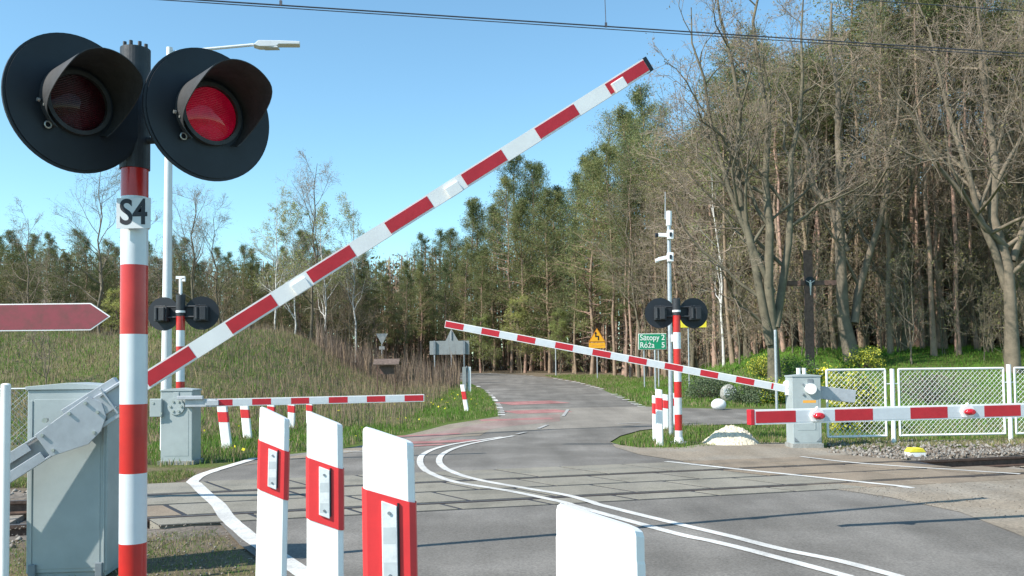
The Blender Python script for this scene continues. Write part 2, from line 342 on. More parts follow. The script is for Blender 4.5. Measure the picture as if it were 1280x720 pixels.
M['gravel'] = surf_mat('sandy_gravel', (0.28, 0.235, 0.18), speck=0.4, sc2=28, bump=0.8, patch=0.25, tint=(0.22, 0.195, 0.16))
M['ballast'] = surf_mat('ballast_bed', (0.16, 0.135, 0.11), speck=0.6, sc2=14, bump=1.0, patch=0.2)
M['paint'] = surf_mat('road_paint', (0.56, 0.55, 0.52), speck=0.3, patch=0.16, sc1=4)
M['paintworn'] = surf_mat('road_paint_worn', (0.36, 0.355, 0.34), speck=0.35, patch=0.2, sc1=6)
M['pink'] = surf_mat('faded_red_paint', (0.36, 0.165, 0.155), speck=0.3, patch=0.25, sc1=3, tint=(0.3, 0.17, 0.155))
M['tar'] = mat('tar_seam', (0.03, 0.03, 0.035), 0.7, 0.2, 10)

def drape(name, pts, lift, m, label, step=0.5, kind='structure'):
    """a polygon of survey points laid on the ground, cut fine enough to follow it"""
    import bmesh
    bm = bmesh.new(); vs = [bm.verts.new((p.x, p.y, 0)) for p in pts]; fc = bm.faces.new(vs); fc.normal_update()
    bmesh.ops.triangulate(bm, faces=bm.faces[:], ngon_method='EAR_CLIP')
    ymin = min(p.y for p in pts); ymax = max(p.y for p in pts)
    y = math.floor(max(ymin, 17.0)) + 0.5
    while y < ymax:
        bmesh.ops.bisect_plane(bm, geom=bm.verts[:] + bm.edges[:] + bm.faces[:], plane_co=(0, y, 0), plane_no=(0, 1, 0)); y += 1.0 if y < 30 else 4
    for v in bm.verts: v.co.z = road_z(v.co.y) + lift
    bmesh.ops.recalc_face_normals(bm, faces=bm.faces[:])
    if bm.faces and sum(f.normal.z for f in bm.faces) < 0: bmesh.ops.reverse_faces(bm, faces=bm.faces[:])
    me = bpy.data.meshes.new(name); bm.to_mesh(me); bm.free(); me.materials.append(m)
    o = bpy.data.objects.new(name, me); C.objects.link(o); return tag(o, label, None, None, kind)
def G(*a): return [ground(x, y) for x, y in a]
def smoothline(pts, n=8):
    out = []
    for i in range(len(pts) - 1):
        p0 = pts[max(i - 1, 0)]; p1 = pts[i]; p2 = pts[i + 1]; p3 = pts[min(i + 2, len(pts) - 1)]
        for k in range(n):
            t = k / n
            out.append(0.5 * ((2 * p1) + (p2 - p0) * t + (2 * p0 - 5 * p1 + 4 * p2 - p3) * t * t + (3 * p1 - p0 - 3 * p2 + p3) * t ** 3))
    out.append(pts[-1].copy()); return out
def line_strip(mb, pts, width, lift, n=8, mi=0, rag=0.0):
    P = smoothline(pts, n) if n > 1 else pts
    L, Rr = [], []
    for i, p in enumerate(P):
        d = (P[min(i + 1, len(P) - 1)] - P[max(i - 1, 0)]); d.z = 0; d.normalize(); nn = Vector((-d.y, d.x, 0))
        wv = width / 2 * (1 + rnd.uniform(-rag, rag))
        for S, sg in ((L, 1), (Rr, -1)):
            q = p + nn * wv * sg; q.z = road_z(q.y) + (lift if lift < 0.025 else (0.0195 if tnear < float(tcoord(q.x, q.y)) < tfar else (0.0125 if q.y < 13.5 else 0.016))); S.append(q)
    mb.strip(Rr, L, mi)

tnear = float(sum(tcoord(p.x, p.y) for p in G((522, 641), (740, 631), (1000, 614))) / 3) - 0.06
tfar = float(sum(tcoord(p.x, p.y) for p in G((560, 590.5), (700, 584.5), (800, 579))) / 3) + 0.06
far_left = G((592, 481), (605, 487), (618, 500), (625, 512), (627, 520))
far_right = G((800, 508), (778, 498), (755, 488), (720, 478), (680, 471.5), (650, 468.6))
# road runs on to the left behind the bank, after the bend
bend_far = [Vector((-2, 81, 0)), Vector((-14, 86, 0)), Vector((-60, 92, 0)), Vector((-60, 85, 0)), Vector((-14, 78, 0)), Vector((-5.5, 71, 0)), Vector((-3.6, 62, 0))]
near = G((560, 531), (490, 548), (440, 560), (345, 570), (300, 580), (262, 591), (240, 603), (262, 640), (300, 682), (345, 715))
near_low = [Vector((-1.3, 4.4, 0)), Vector((-0.9, 2.0, 0)), Vector((-0.5, -4, 0)), Vector((14, -4, 0)), Vector((14, 5.2, 0))]
right = G((1280, 668), (1200, 640), (1110, 622), (1040, 610), (1000, 600), (880, 580), (852, 573), (800, 567), (768, 558), (762, 553), (775, 545), (800, 538), (850, 532.5), (930, 530), (1000, 529), (1045, 527), (1060, 519), (1040, 512), (1000, 511.5), (900, 511), (840, 510))
outline = far_left[::1] + near + near_low + right + far_right + bend_far
drape('road', outline, 0.006, M['asphalt'], 'grey asphalt road bending away over the railway crossing')
drape('gravel_shoulder', G((300, 583), (350, 573), (440, 560), (560, 531), (624, 521), (628, 527), (600, 545), (520, 549), (440, 566), (330, 579)), 0.011, M['gravel'], 'pale gravel shoulder along the far left edge of the road')
drape('worn_asphalt', G((640, 512), (700, 510.5), (800, 508.5), (850, 510), (852, 531), (805, 530), (760, 534), (690, 537), (600, 541), (545, 552), (505, 556), (455, 561), (560, 533), (624, 522)), 0.010, M['asphalt2'], 'paler worn asphalt where the side road joins')
drape('gravel_edge', G((1000, 606), (1040, 603), (1180, 598), (1420, 596), (1420, 700), (1280, 672), (1200, 641), (1110, 622)), 0.010, M['gravel'], 'sandy gravel edge right of the asphalt')
drape('dirt_edge', G((762, 553), (770, 560), (800, 569), (852, 577), (1000, 575), (1090, 566), (1040, 562), (985, 554), (900, 552), (850, 560), (800, 560), (775, 557)), 0.012, M['gravel'], 'worn dirt strip beyond the slabs')
M['pinkish'] = surf_mat('reddened_asphalt', (0.27, 0.195, 0.17), patch=0.15, tint=(0.25, 0.2, 0.175))
drape('reddened_asphalt', G((455, 561), (520, 546), (600, 530), (640, 524), (700, 518), (700, 527), (640, 533), (560, 545), (505, 556)), 0.0125, M['pinkish'], 'faintly reddened worn asphalt on the far lane')
# markings
mk = MB()
line_strip(mk, G((1125, 723), (1050, 703), (977, 688), (910, 671), (840, 654.5), (747, 631.5), (709, 621), (654, 611.5), (606, 603), (575, 595), (556, 586), (549, 578), (553, 569), (570, 560.5), (600, 553), (642, 545.5)), 0.105, 0.0255)
line_strip(mk, G((1062, 723), (943, 691), (890, 678), (840, 667), (716, 633), (692, 627), (634, 615), (572, 604.7), (545, 596), (530, 587), (525, 578), (529, 569), (546, 561), (575, 554.5), (627, 547)), 0.105, 0.0255)
for a, b in (((646, 543.8), (657, 541.2)), ((672, 537), (684, 532)), ((704, 521), (710, 512.5)), ((772, 530.5), (800, 529.4))): line_strip(mk, G(a, b), 0.1, 0.024, 1, 1)
o = mk.build('centre_line', [M['paint'], M['paintworn']]); tag(o, 'double white centre line', None, None, 'structure')
ml = MB()
line_strip(ml, G((385, 722), (350, 698), (315.5, 675.5), (302, 664), (284, 649), (273, 633), (258, 620), (245, 607), (241, 603), (252, 594.5), (275, 587), (320, 573.5)), 0.16, 0.0256, 6)
line_strip(ml, G((832, 578), (900, 585.5), (1000, 596), (1075, 604), (1142, 611)), 0.11, 0.0256)
line_strip(ml, G((1001, 572), (1060, 579), (1130, 584.5), (1200, 589), (1275, 594)), 0.08, 0.0256)
line_strip(ml, G((429, 565), (455, 565)), 0.1, 0.03, 1)
o = ml.build('edge_line', [M['paint']]); tag(o, 'white edge lines across the slabs', None, None, 'structure')
# kerb marks: short white dashes along the far bend
kd = MB()
def dashes(pts, wid, dl, gap, mb):
    P = smoothline(pts, 20); acc = 0; seg = []
    for i in range(1, len(P)):
        acc += (P[i] - P[i - 1]).length
        ph = acc % (dl + gap)
        if ph < dl: seg.append(P[i])
        else:
            if len(seg) > 1: line_strip(mb, seg, wid, 0.02, 1)
            seg = []
dashes(G((803, 509), (778, 498), (755, 488), (720, 478), (680, 471.5), (650, 468.6), (600, 466.6)), 0.28, 0.5, 0.35, kd)
dashes(G((627, 520), (625, 512), (618, 500), (605, 487), (592, 481)), 0.22, 0.5, 0.35, kd)
o = kd.build('kerb_dashes', [M['paint']]); tag(o, 'short white dashes along both edges of the bend', None, None, 'structure')
pk = MB()
for a, b, wd in (((628, 505), (700, 502.5), 1.9), ((637, 516), (705, 513.6), 1.5), ((600, 526), (690, 523.5), 0.6), ((505, 554.5), (598, 551), 0.55), ((470, 560.5), (555, 556), 0.3), ((490, 546.5), (575, 542.5), 0.35)):
    line_strip(pk, G(a, b), wd, 0.014, 4)
o = pk.build('rumble_strips', [M['pink']]); tag(o, 'faded pink rumble bands across the far lane', None, None, 'structure')

# ---------------------------------------------------------------- crossing slabs
RD = Vector((-math.sin(R_(34.5)), math.cos(R_(34.5)), 0))       # road direction: the slab joints follow it
tn = float(sum(tcoord(p.x, p.y) for p in G((522, 641), (740, 631), (1000, 614))) / 3)
tf = float(sum(tcoord(p.x, p.y) for p in G((560, 590.5), (700, 584.5), (800, 579))) / 3)
print('tn', tn, 'tB', tB, 'tA', tA, 'tf', tf)
rs = RD.x * TDX + RD.y * TDY; rt = -RD.x * TDY + RD.y * TDX; shear = rs / rt
gap = 0.06
rows = [(tn, tB - gap), (tB + gap, (tA + tB) / 2 - 0.008), ((tA + tB) / 2 + 0.008, tA - gap), (tA + gap, tf)]
sl = MB()
sL = scoord(ground(150, 640)); sR = scoord(ground(1215, 590)) 
def s_at(s, t): return s + (t - TC) * shear
edge_s = scoord(ground(985, 594)) - (tcoord(*ground(985, 594).xy) - TC) * shear
ROWR = [scoord(ground(1300, 601)), scoord(ground(1205, 588)), scoord(ground(1150, 580)), scoord(ground(1088, 574))]
def row_end(t): return float(np.interp(t, [tn, tB, TC, tA, tf], [ROWR[0], ROWR[1] + .1, ROWR[2], ROWR[3] + .2, ROWR[3]]))
for ri, (ta, tb) in enumerate(rows):
    s = sL - (0.6 if ri % 2 else 0)
    while s_at(s, (ta + tb) / 2) < ROWR[ri] - 0.3:
        e = s + 1.02; g = 0.034; z = rnd.uniform(-0.004, 0.004)
        mi = 1 if s > edge_s - 0.4 or s < scoord(ground(250, 620)) - 0.9 else 0
        P = [trk(s_at(s + g, ta + g), ta + g), trk(s_at(e - g, ta + g), ta + g), trk(s_at(e - g, tb - g), tb - g), trk(s_at(s + g, tb - g), tb - g)]
        sl.add([q + Vector((0, 0, 0.0145 + z * 0.5)) for q in P] + [q + Vector((0, 0, -0.22)) for q in P], [(0, 1, 2, 3), (0, 4, 5, 1), (1, 5, 6, 2), (2, 6, 7, 3), (3, 7, 4, 0)], mi)
        s = e
o = sl.build('crossing_slabs', [M['slab'], M['slabbrown']]); tag(o, 'concrete slabs laid between and beside the rails', None, None, 'structure')
bb = MB(); P = [trk(s_at(sL + .02, tn), tn + 0.01), trk(ROWR[0] - .1, tn + 0.01), trk(ROWR[1] + .3, tB + .3), trk(ROWR[2], TC), trk(ROWR[3] + .4, tA - .1), trk(ROWR[3] - .2, tf - 0.01), trk(s_at(sL + .02, tf), tf - 0.01)]
bb.add([q + Vector((0, 0, 0.0085)) for q in P], [tuple(range(len(P)))]); o = bb.build('slab_bedding', [M['tar']]); tag(o, 'dark bedding under the slabs', None, None, 'structure')
# rails and sleepers
def rail(t, label):
    prof = [(-.035, 0), (.035, 0), (.036, -.035), (.012, -.05), (.010, -.125), (.065, -.14), (.065, -.155), (-.065, -.155), (-.065, -.14), (-.010, -.125), (-.012, -.05), (-.036, -.035)]
    m = MB(); ss = [-60 + i * 3 for i in range(41)]; n = len(prof)
    vs = [trk(s, t + q[0], q[1] + 0.0145) for s in ss for q in prof]
    for k in range(len(ss) - 1):
        for i in range(n):
            m.add([vs[k * n + i], vs[(k + 1) * n + i], vs[(k + 1) * n + (i + 1) % n], vs[k * n + (i + 1) % n]], [(0, 1, 2, 3)], 1 if i == 0 else 0)
    o = m.build('rail', [M['rust'], M['railtop']]); tag(o, label, None, 'rails of the track', 'structure')
rail(tA, 'far rusty rail of the track'); rail(tB, 'near rusty rail of the track')
sp = MB(); s = -40
while s < 45:
    if not (sL < s < ROWR[2] + 0.3): sp.box(trk(s, TC, -0.2), (0.26, 2 * GH + 0.9, 0.1), 0, Matrix.Rotation(R_(15.3), 3, 'Z'))
    s += 0.65
o = sp.build('railway_sleepers', [M['sleeper']], bevel=0); tag(o, 'concrete sleepers under the rails', None, None, 'structure')
def bed(name, s0, s1, label):
    b = MB(); ns = int((s1 - s0) / 0.25); ts = np.linspace(-GH - 1.25, GH + 1.25, 24)
    rg = np.random.RandomState(105 + int(s0)); V = []
    for i in range(ns + 1):
        for t in ts:
            z = -0.2 + 0.19 * float(sst((abs(t) - GH - 0.12) / 0.42)) + rg.uniform(-0.014, 0.008)
            V.append(trk(s0 + (s1 - s0) * i / ns, TC + t, z))
    k = len(ts); Fs = [(i * k + j, (i + 1) * k + j, (i + 1) * k + j + 1, i * k + j + 1) for i in range(ns) for j in range(k - 1)]
    b.add(V, Fs); o = b.build(name, [M['ballast']]); tag(o, label, None, None, 'structure')
bed('ballast_bed', -32, 34, 'stony ballast bed under the track')
# loose stones
def stones(name, sampler, n, r, label, m, seed=1):
    rg = np.random.RandomState(seed); V = []; Fc = []
    base = np.array([(1, 0, 0), (0, 1, 0), (-1, 0, 0), (0, -1, 0), (0, 0, .8), (0, 0, -.8)]); bf = np.array([(0, 1, 4), (1, 2, 4), (2, 3, 4), (3, 0, 4), (1, 0, 5), (2, 1, 5), (3, 2, 5), (0, 3, 5)])
    for i in range(n):
        x, y, z = sampler(rg); rr = r * rg.uniform(0.4, 1.2); a = rg.uniform(0, 6.28)
        b = base * rg.uniform(0.6, 1.3, (6, 1)) * rr; c, s2 = math.cos(a), math.sin(a)
        b = np.stack([b[:, 0] * c - b[:, 1] * s2, b[:, 0] * s2 + b[:, 1] * c, b[:, 2]], 1)
        V.append(b + np.array((x, y, z + rr * 0.3))); Fc.append(bf + 6 * i)
    o = npmesh(name, np.concatenate(V), np.concatenate(Fc), rg.randint(0, len(m), n * 8), m); tag(o, label, 'stones', None, 'stuff')
M['st1'] = mat('stone_grey', (0.2, 0.18, 0.155), 0.9, 0.3, 8); M['st2'] = mat('stone_brown', (0.15, 0.115, 0.085), 0.9, 0.3, 8); M['st3'] = mat('stone_pale', (0.3, 0.275, 0.24), 0.9, 0.2, 8)
def smp(s0, s1):
    def f(rg):
        while True:
            s = rg.uniform(s0, s1); t = rg.uniform(-GH - 1.3, GH + 1.3)
            if s0 < 0 or s > row_end(TC + t) + 0.05: break
        p = trk(s, TC + t); return p.x, p.y, -0.2 + 0.19 * float(sst((abs(t) - GH - 0.12) / 0.42))
    return f
ST = [M['st1'], M['st2'], M['st3']]
stones('ballast_stones', smp(-13, sL - 0.1), 2600, 0.035, 'brown and grey ballast stones left of the road', ST, 1)
stones('ballast_stones', smp(ROWR[3], 14), 4600, 0.035, 'brown and grey ballast stones right of the road', ST, 2)
def smp_right(rg):
    p = ground(rg.uniform(1035, 1420), rg.uniform(551, 568)); return p.x, p.y, 0
stones('gravel_stones', smp_right, 1500, 0.04, 'loose stones at the foot of the mesh fence', ST, 3)
def smp_nl(rg):
    p = ground(rg.uniform(-60, 330), rg.uniform(655, 730)); return p.x, p.y, 0
stones('gravel_stones', smp_nl, 500, 0.012, 'small stones in the dry verge in the foreground', ST, 4)
def smp_sh(rg):
    px = rg.uniform(1030, 1400); p = ground(px, rg.uniform(603, 612 + max(0, px - 1040) * 0.18)); return p.x, p.y, 0.01
stones('gravel_stones', smp_sh, 700, 0.009, 'small stones scattered on the sandy road edge', ST, 6)

# ---------------------------------------------------------------- signals
def frame_head(nrm_az):   # basis with local -Y' as facing; returns rotation about z
    return Matrix.Rotation(nrm_az, 4, 'Z')
def signal_head(parent, pos, az, lens_mat, rad=0.3):
    """one lamp head; faces local -Y turned by az"""
    hd = MB(); hd.cyl((0, 0.0, 0), (0, 0.012, 0), rad, n=64); hd.cyl((0, -0.006, 0), (0, 0.0, 0), rad - 0.012, n=64)
    bd = hd.build('backboard', [M['black']], parent); bd.location = pos; bd.rotation_euler = (0, 0, az)
    h = MB(); h.box((0, 0.075, -0.01), (0.24, 0.12, 0.27)); h.box((-0.04, 0.15, -0.01), (0.10, 0.06, 0.24)); h.cyl((0.07, 0.14, -0.11), (0.07, 0.14, 0.1), 0.03)
    h.box((0, 0.12, 0.135), (0.2, 0.03, 0.015)); h.build('housing', [M['blackmatt']], bd, bevel=0.012)
    ln = MB(); n = 40; rings = 7; vs = []; fs = []; RL = 0.122
    for j in range(rings + 1):
        rr = RL * j / rings; dep = -0.028 * math.cos(j / rings * math.pi / 2) - 0.012
        for i in range(n): vs.append((rr * math.cos(2 * math.pi * i / n), dep, rr * math.sin(2 * math.pi * i / n)))
    for j in range(rings):
        for i in range(n): fs.append((j * n + i, (j + 1) * n + i, (j + 1) * n + (i + 1) % n, j * n + (i + 1) % n))
    ln.add(vs, fs); ln.build('lens', [lens_mat], bd, smooth=True)
    rg = MB(); rg.cyl((0, -0.03, 0), (0, -0.0065, 0), 0.142, n=48, cap=False); rg.cyl((0, -0.03, 0), (0, -0.0065, 0), 0.124, n=48, cap=False)
    k = 48; ring = [(r * math.cos(2 * math.pi * i / k), -0.03, r * math.sin(2 * math.pi * i / k)) for r in (0.142, 0.124) for i in range(k)]
    rg.add(ring, [(i, (i + 1) % k, k + (i + 1) % k, k + i) for i in range(k)]); rg.build('lens_ring', [M['visor']], bd, smooth=True)
    # visor: tunnel hood, long on top and swept back below
    v = MB(); na = 44; nl = 6; th0, th1 = R_(-52), R_(232); RI, RO = 0.160, 0.164
    def L(th):
        a = math.sin(th); return 0.05 + 0.235 * float(sst(np.array((a + 0.62) / 1.25)))
    for Rr, flip in ((RO, False), (RI, True)):
        vs = []; fs = []
        for i in range(na + 1):
            th = th0 + (th1 - th0) * i / na
            for j in range(nl + 1): 
                f = j / nl; rr = Rr + 0.012 * f
                vs.append((rr * math.cos(th), -0.008 - L(th) * f, rr * math.sin(th)))
        for i in range(na):
            for j in range(nl):
                q = (i * (nl + 1) + j, (i + 1) * (nl + 1) + j, (i + 1) * (nl + 1) + j + 1, i * (nl + 1) + j + 1); fs.append(q if not flip else q[::-1])
        v.add(vs, fs)
    rim = []
    for Rr in (RO, RI):
        for i in range(na + 1):
            th = th0 + (th1 - th0) * i / na; rim.append(((Rr + 0.012) * math.cos(th), -0.008 - L(th), (Rr + 0.012) * math.sin(th)))
    v.add(rim, [(i, i + 1, na + 2 + i, na + 1 + i) for i in range(na)])
    v.build('visor', [M['visor']], bd, smooth=True)
    for a in (-0.1, -0.32):
        pass
    for q1, q2, rr_ in (((-0.172, -0.035, -0.03), (-0.183, -0.035, -0.03), 0.008), ((-0.155, -0.055, -0.052), (-0.166, -0.055, -0.052), 0.006)):
        b = MB(); b.cyl(q1, q2, rr_, n=10); b.build('screw', [M['bolt']], bd)
    b = MB()
    k = 16
    for i in range(k):
        a0, a1 = 2 * math.pi * i / k, 2 * math.pi * (i + 1) / k
        b.cyl((-0.13 + 0.014 * math.cos(a0), -0.02, -0.125 + 0.014 * math.sin(a0)), (-0.13 + 0.014 * math.cos(a1), -0.02, -0.125 + 0.014 * math.sin(a1)), 0.0035, n=6)
    b.build('latch', [M['bolt']], bd)
    return bd
def pole_mesh(parent, r, z0, z1, zb, stripe, base_white=True, name='pole'):
    m = MB(); z = z0; k = 0
    cuts = sorted([c for c in zb if z0 < c < z1]); lv = [z0] + cuts + [z1]
    for i in range(len(lv) - 1): m.cyl((0, 0, lv[i]), (0, 0, lv[i + 1]), r, n=32, mi=(i + stripe) % 2, cap=False)
    m.build(name, [M['poleblue'], M['red']], parent, smooth=True)
def signal_top(parent, r, z0, z1, heads):
    m = MB(); m.cyl((0, 0, z0), (0, 0, z1), r + 0.006, n=32)
    for i in range(8):
        a = 2 * math.pi * i / 8; m.cyl(((r - .012) * math.cos(a), (r - .012) * math.sin(a), z1), ((r - .012) * math.cos(a), (r - .012) * math.sin(a), z1 + 0.025), 0.009, n=8)
    m.build('cap', [M['blackmatt']], parent)
    b = MB()
    for p in heads:
        p = Vector(p)
        for dz in (-0.07, 0.12): b.cyl((0, 0, p.z + dz), (p.x, p.y, p.z + dz), 0.016, n=12)
        b.cyl((p.x, p.y, p.z - 0.1), (p.x, p.y, p.z + 0.15), 0.02, n=12)
    b.build('bracket', [M['blackmatt']], parent)
# near signal
PY = 4.13; base = atY(166.5, 600, PY); bx = base.x
sg = thing('crossing_signal', (bx, PY, 0), 'near red and white banded signal pole with two black lamp heads and an S4 plate', 'railway signal', 'railway crossing signals')
zof = lambda py, px=166, Y=PY: atY(px, py, Y).z
zb = [zof(y) for y in (678, 591, 505, 418, 332, 247, 160)]; zb.sort(); lo = zb[0]
st = zb[1] - zb[0]; zb = [lo - st * k for k in (3, 2, 1)] + zb
zb = [z for z in zb if z > 0.1]
top_z = zof(62)
# band just above 678 (py) is white; index parity
nbelow = len([z for z in zb if z < (zof(640))])
pole_mesh(sg, 0.061, 0.0, zof(150), zb, (nbelow) % 2)
hl = atY(96, 129.5, 3.86); hr = atY(262, 143.5, 3.95); o0 = Vector((bx, PY, 0))
def inward(p, az, d=0.09): return (p - o0) + Vector((-math.sin(az) * -1, math.cos(az), 0)) * 0
signal_top(sg, 0.062, zof(212), top_z, [(hl - o0) + Vector((-0.05, 0.16, 0)), (hr - o0) + Vector((-0.05, 0.13, 0))])
signal_head(sg, hl - o0, R_(51), M['glassdark'], rad=0.307); signal_head(sg, hr - o0, R_(45), M['glasslit'])
f = MB(); f.cyl((0, 0, 0), (0, 0, 0.02), 0.15, n=32); f.build('base_flange', [M['galv']], sg)
pc = atY(167, 266.5, PY - 0.09) - o0; pw = 0.158; phh = 0.142
pl = MB(); pl.box((pc.x, pc.y, pc.z), (pw, 0.004, phh)); np_ = pl.build('number_plate', [M['refwhite']], sg, bevel=0.001)
text_mesh('plate_lettering', 'S4', 0.165, M['lettering'], np_, Matrix.Translation((pc.x + 0.0, pc.y - 0.0026, pc.z)) @ Matrix.Rotation(R_(90), 4, 'X'), xs=0.84, off=0.003, spacing=0.98, ext=0.0004)
cl = MB()
for dz in (-0.045, 0.045): cl.cyl((0, 0, pc.z + dz - 0.01), (0, 0, pc.z + dz + 0.01), 0.068, n=24)
cl.box((0, -0.072, pc.z), (0.05, 0.034, 0.09)); cl.build('plate_clamp', [M['galv']], sg)
# far signals, seen from behind
def far_signal(px, base_py, Y, zs, heads, label, finial, zbot=0.0, lean=0):
    p = atY(px, base_py, Y); o = Vector((p.x, Y, zbot)); z_ = lambda py: atY(px, py, Y).z - zbot
    g = thing('crossing_signal', o, label, 'railway signal', 'railway crossing signals')
    bz = sorted(z_(y) for y in zs); pole_mesh(g, 0.075, 0.0, z_(zs[-1] if False else min(zs)), [b for b in bz if b > 0][:-1], 0)
    hp = [atY(a, b, Y - 0.0) - o for a, b in heads]
    top = z_(finial[0]); signal_top(g, 0.075, z_(min(zs)), top, [hp[0] + Vector((0, 0.0, 0)), hp[1] + Vector((0, 0.0, 0))])
    for i, q in enumerate(hp):
        bd = signal_head(g, q + Vector((0, 0.1, 0)), R_(180 + (18 if i else 2) - 8), M['glassred'], rad=0.305)
    fl = MB(); fl.cyl((0, 0, 0), (0, 0, 0.03), 0.16, n=24); fl.cyl((0, 0, 0.03), (0, 0, 0.12), 0.1, 0.08, n=24); fl.build('base_flange', [M['white']], g)
    if finial[1]:
        fm = MB(); ft = z_(finial[1]); fm.cyl((0, 0, top), (0, 0, ft), 0.03, n=12); fm.box((0.0, 0, ft), (0.16, 0.05, 0.05)); fm.box((0.06, 0, ft - 0.04), (0.05, 0.05, 0.06)); fm.build('finial', [M['white']], g)
    rb = MB(); rb.cyl((0, 0, hp[0].z + 0.01), (0, 0, hp[0].z + 0.05), 0.083, n=24); rb.build('clamp_band', [M['white']], g)
    return g
far_signal(848.3, 540, 17.6, (538, 518, 497, 477, 457, 436, 415.5, 394), [(826, 391), (868, 391)], 'banded signal pole with two black lamp backs beside the white posts at right', (374, None))
far_signal(225.5, 470, 15.9, (570, 552, 533, 514, 495, 477, 458, 433, 413, 395), [(202, 392), (250, 391)], 'banded signal pole with two black lamp backs beside the tall white lamp post', (369, 347))

# ---------------------------------------------------------------- barriers
def boom(parent, P0, P1, o, reds, h=0.125, th=0.07, cap=None, whitem='white', lamps=(), lamp_mat=None, boxes=()):
    """striped boom from P0 (root) to P1 (tip), world points; reds are pixel-x spans"""
    P0 = Vector(P0); P1 = Vector(P1); U = (P1 - P0); Ln = U.length; U.normalize()
    W = Vector((U.y, -U.x, 0)).normalized()
    if W.y > 0: W = -W
    Vv = U.cross(W); Vv = Vv if Vv.z > 0 else -Vv
    def par(px):
        a, b = -0.3 * Ln, 1.3 * Ln; fa = proj(P0 + U * a)[0] - px
        for _ in range(50):
            m = (a + b) / 2; fm = proj(P0 + U * m)[0] - px
            if (fm > 0) == (fa > 0): a = m
            else: b = m
        return (a + b) / 2
    Rm = Matrix((U, W, Vv)).transposed()
    bm = MB(); bm.box((P0 + P1) / 2 - o, (Ln, th, h), 0, Rm)
    sp_ = []
    for a, b in reds: 
        u0_, u1_ = sorted((par(a), par(b))); sp_.append((max(u0_, 0.002), min(u1_, Ln - 0.003)))
    sp_.sort(); hh = h * 0.80
    cur = 0.0
    for (a, b) in sp_:
        for sg_ in (1, -1):
            c = P0 + U * (a + b) / 2 + W * sg_ * (th / 2 + 0.001); bm.box(c - o, (b - a, 0.004, hh), 1, Rm)
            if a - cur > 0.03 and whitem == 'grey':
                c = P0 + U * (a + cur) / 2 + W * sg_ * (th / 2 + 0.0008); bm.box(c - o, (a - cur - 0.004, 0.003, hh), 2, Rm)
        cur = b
    ob = bm.build('boom', [M['white'], M['refred'], M['refwhite']], parent)
    if cap:
        c_ = MB(); c_.box(P1 + U * 0.02 - o, (0.04, th + 0.01, h + 0.008), 0, Rm); c_.build('boom_cap', [cap], parent, bevel=0.006)
    for px, k in boxes:
        u = par(px); c_ = MB(); c_.box(P0 + U * u + W * (th / 2 + 0.012) - Vv * (h * 0.18) - o, (0.13, 0.03, h * 0.75), 0, Rm); c_.build('boom_lamp', [M['white']], parent, bevel=0.006)
    for px in lamps:
        u = par(px); q = P0 + U * u + W * (th / 2) - o; c_ = MB()
        c_.prism([(-.075, 0), (-.05, .045), (-.025, .055), (0, .085), (.025, .055), (.05, .045), (.075, 0), (.05, -.05), (-.05, -.05)], 0.03, q + W * 0.012, U * (1 if U.x > 0 else -1), Vv, 0)
        lo_ = c_.build('boom_lamp', [M['white']], parent, bevel=0.004)
        l2 = MB(); l2.sphere(q + W * 0.045, 0.055, 0, 16, 10, (1.0, 0.7, 0.55)); l2.build('lamp_lens', [lamp_mat or M['glassred']], lo_, smooth=True)
        l3 = MB(); l3.cyl(q + W * 0.085, q + W * 0.09, 0.018, n=12); l3.build('lamp_rim', [M['refred']], lo_)
    return U, W, Vv, Rm
def cabinet(parent, wd, dp, ht, cx=0, cy=0, door='plain'):
    m = MB(); m.box((cx, cy, ht / 2 + 0.02), (wd, dp, ht - 0.04)); m.box((cx, cy, 0.02), (wd - 0.03, dp - 0.03, 0.04)); c = m.build('cabinet', [M['cab']], parent, bevel=0.008)
    l = MB(); hw = wd / 2 + 0.012; hd = dp / 2 + 0.012
    l.add([(cx - hw, cy - hd, ht), (cx + hw, cy - hd, ht), (cx + hw, cy + hd, ht), (cx - hw, cy + hd, ht), (cx - hw, cy - hd, ht + 0.025), (cx + hw, cy - hd, ht + 0.025), (cx + hw, cy + hd, ht + 0.025), (cx - hw, cy + hd, ht + 0.025), (cx, cy - hd, ht + 0.05), (cx, cy + hd, ht + 0.05)],
          [(0, 3, 2, 1), (0, 1, 5, 8, 4), (1, 2, 6, 5), (2, 3, 7, 9, 6), (3, 0, 4, 7), (4, 8, 9, 7), (8, 5, 6, 9)]); l.build('lid', [M['cab']], parent, bevel=0.003)
    return c
# --- near left barrier
cY = 6.54; cb = atY(79.5, 700, cY); o = Vector((cb.x, cY + 0.2, 0))
nb = thing('barrier', o, 'near grey barrier cabinet with its red and white boom raised steeply across the sky', 'level crossing barrier', 'level crossing barriers')
ht = atY(79, 487, cY).z
cabinet(nb, 0.57, 0.4, ht)
d = MB(); d.box((-0.255, -0.204, ht / 2 - 0.02), (0.02, 0.008, ht - 0.12)); d.box((0.262, -0.204, ht / 2 - 0.02), (0.012, 0.008, ht - 0.1)); d.box((0, -0.2015, ht / 2), (0.47, 0.004, ht - 0.14)); d.build('door', [M['cab']], nb, bevel=0.002)
d = MB()
for sx in (-0.235, 0.235): d.box((sx, -0.215, 0.06), (0.05, 0.03, 0.1))
d.build('foot_bracket', [M['cabdark']], nb, bevel=0.004)
for ch in list(nb.children):
    ch.rotation_euler = (0, 0, R_(6))
P0 = atY(135, 506.5, 6.52); P1 = atY(806, 83, 7.64)
U, W, Vv, Rm = boom(nb, P0, P1, o, [(183, 241), (286.5, 343), (387, 440.5), (484, 537), (579, 629), (670.5, 719), (758, 806)], cap=M['black'], boxes=[(374, 0), (564, 0), (770, 0)], whitem='white', h=0.126)
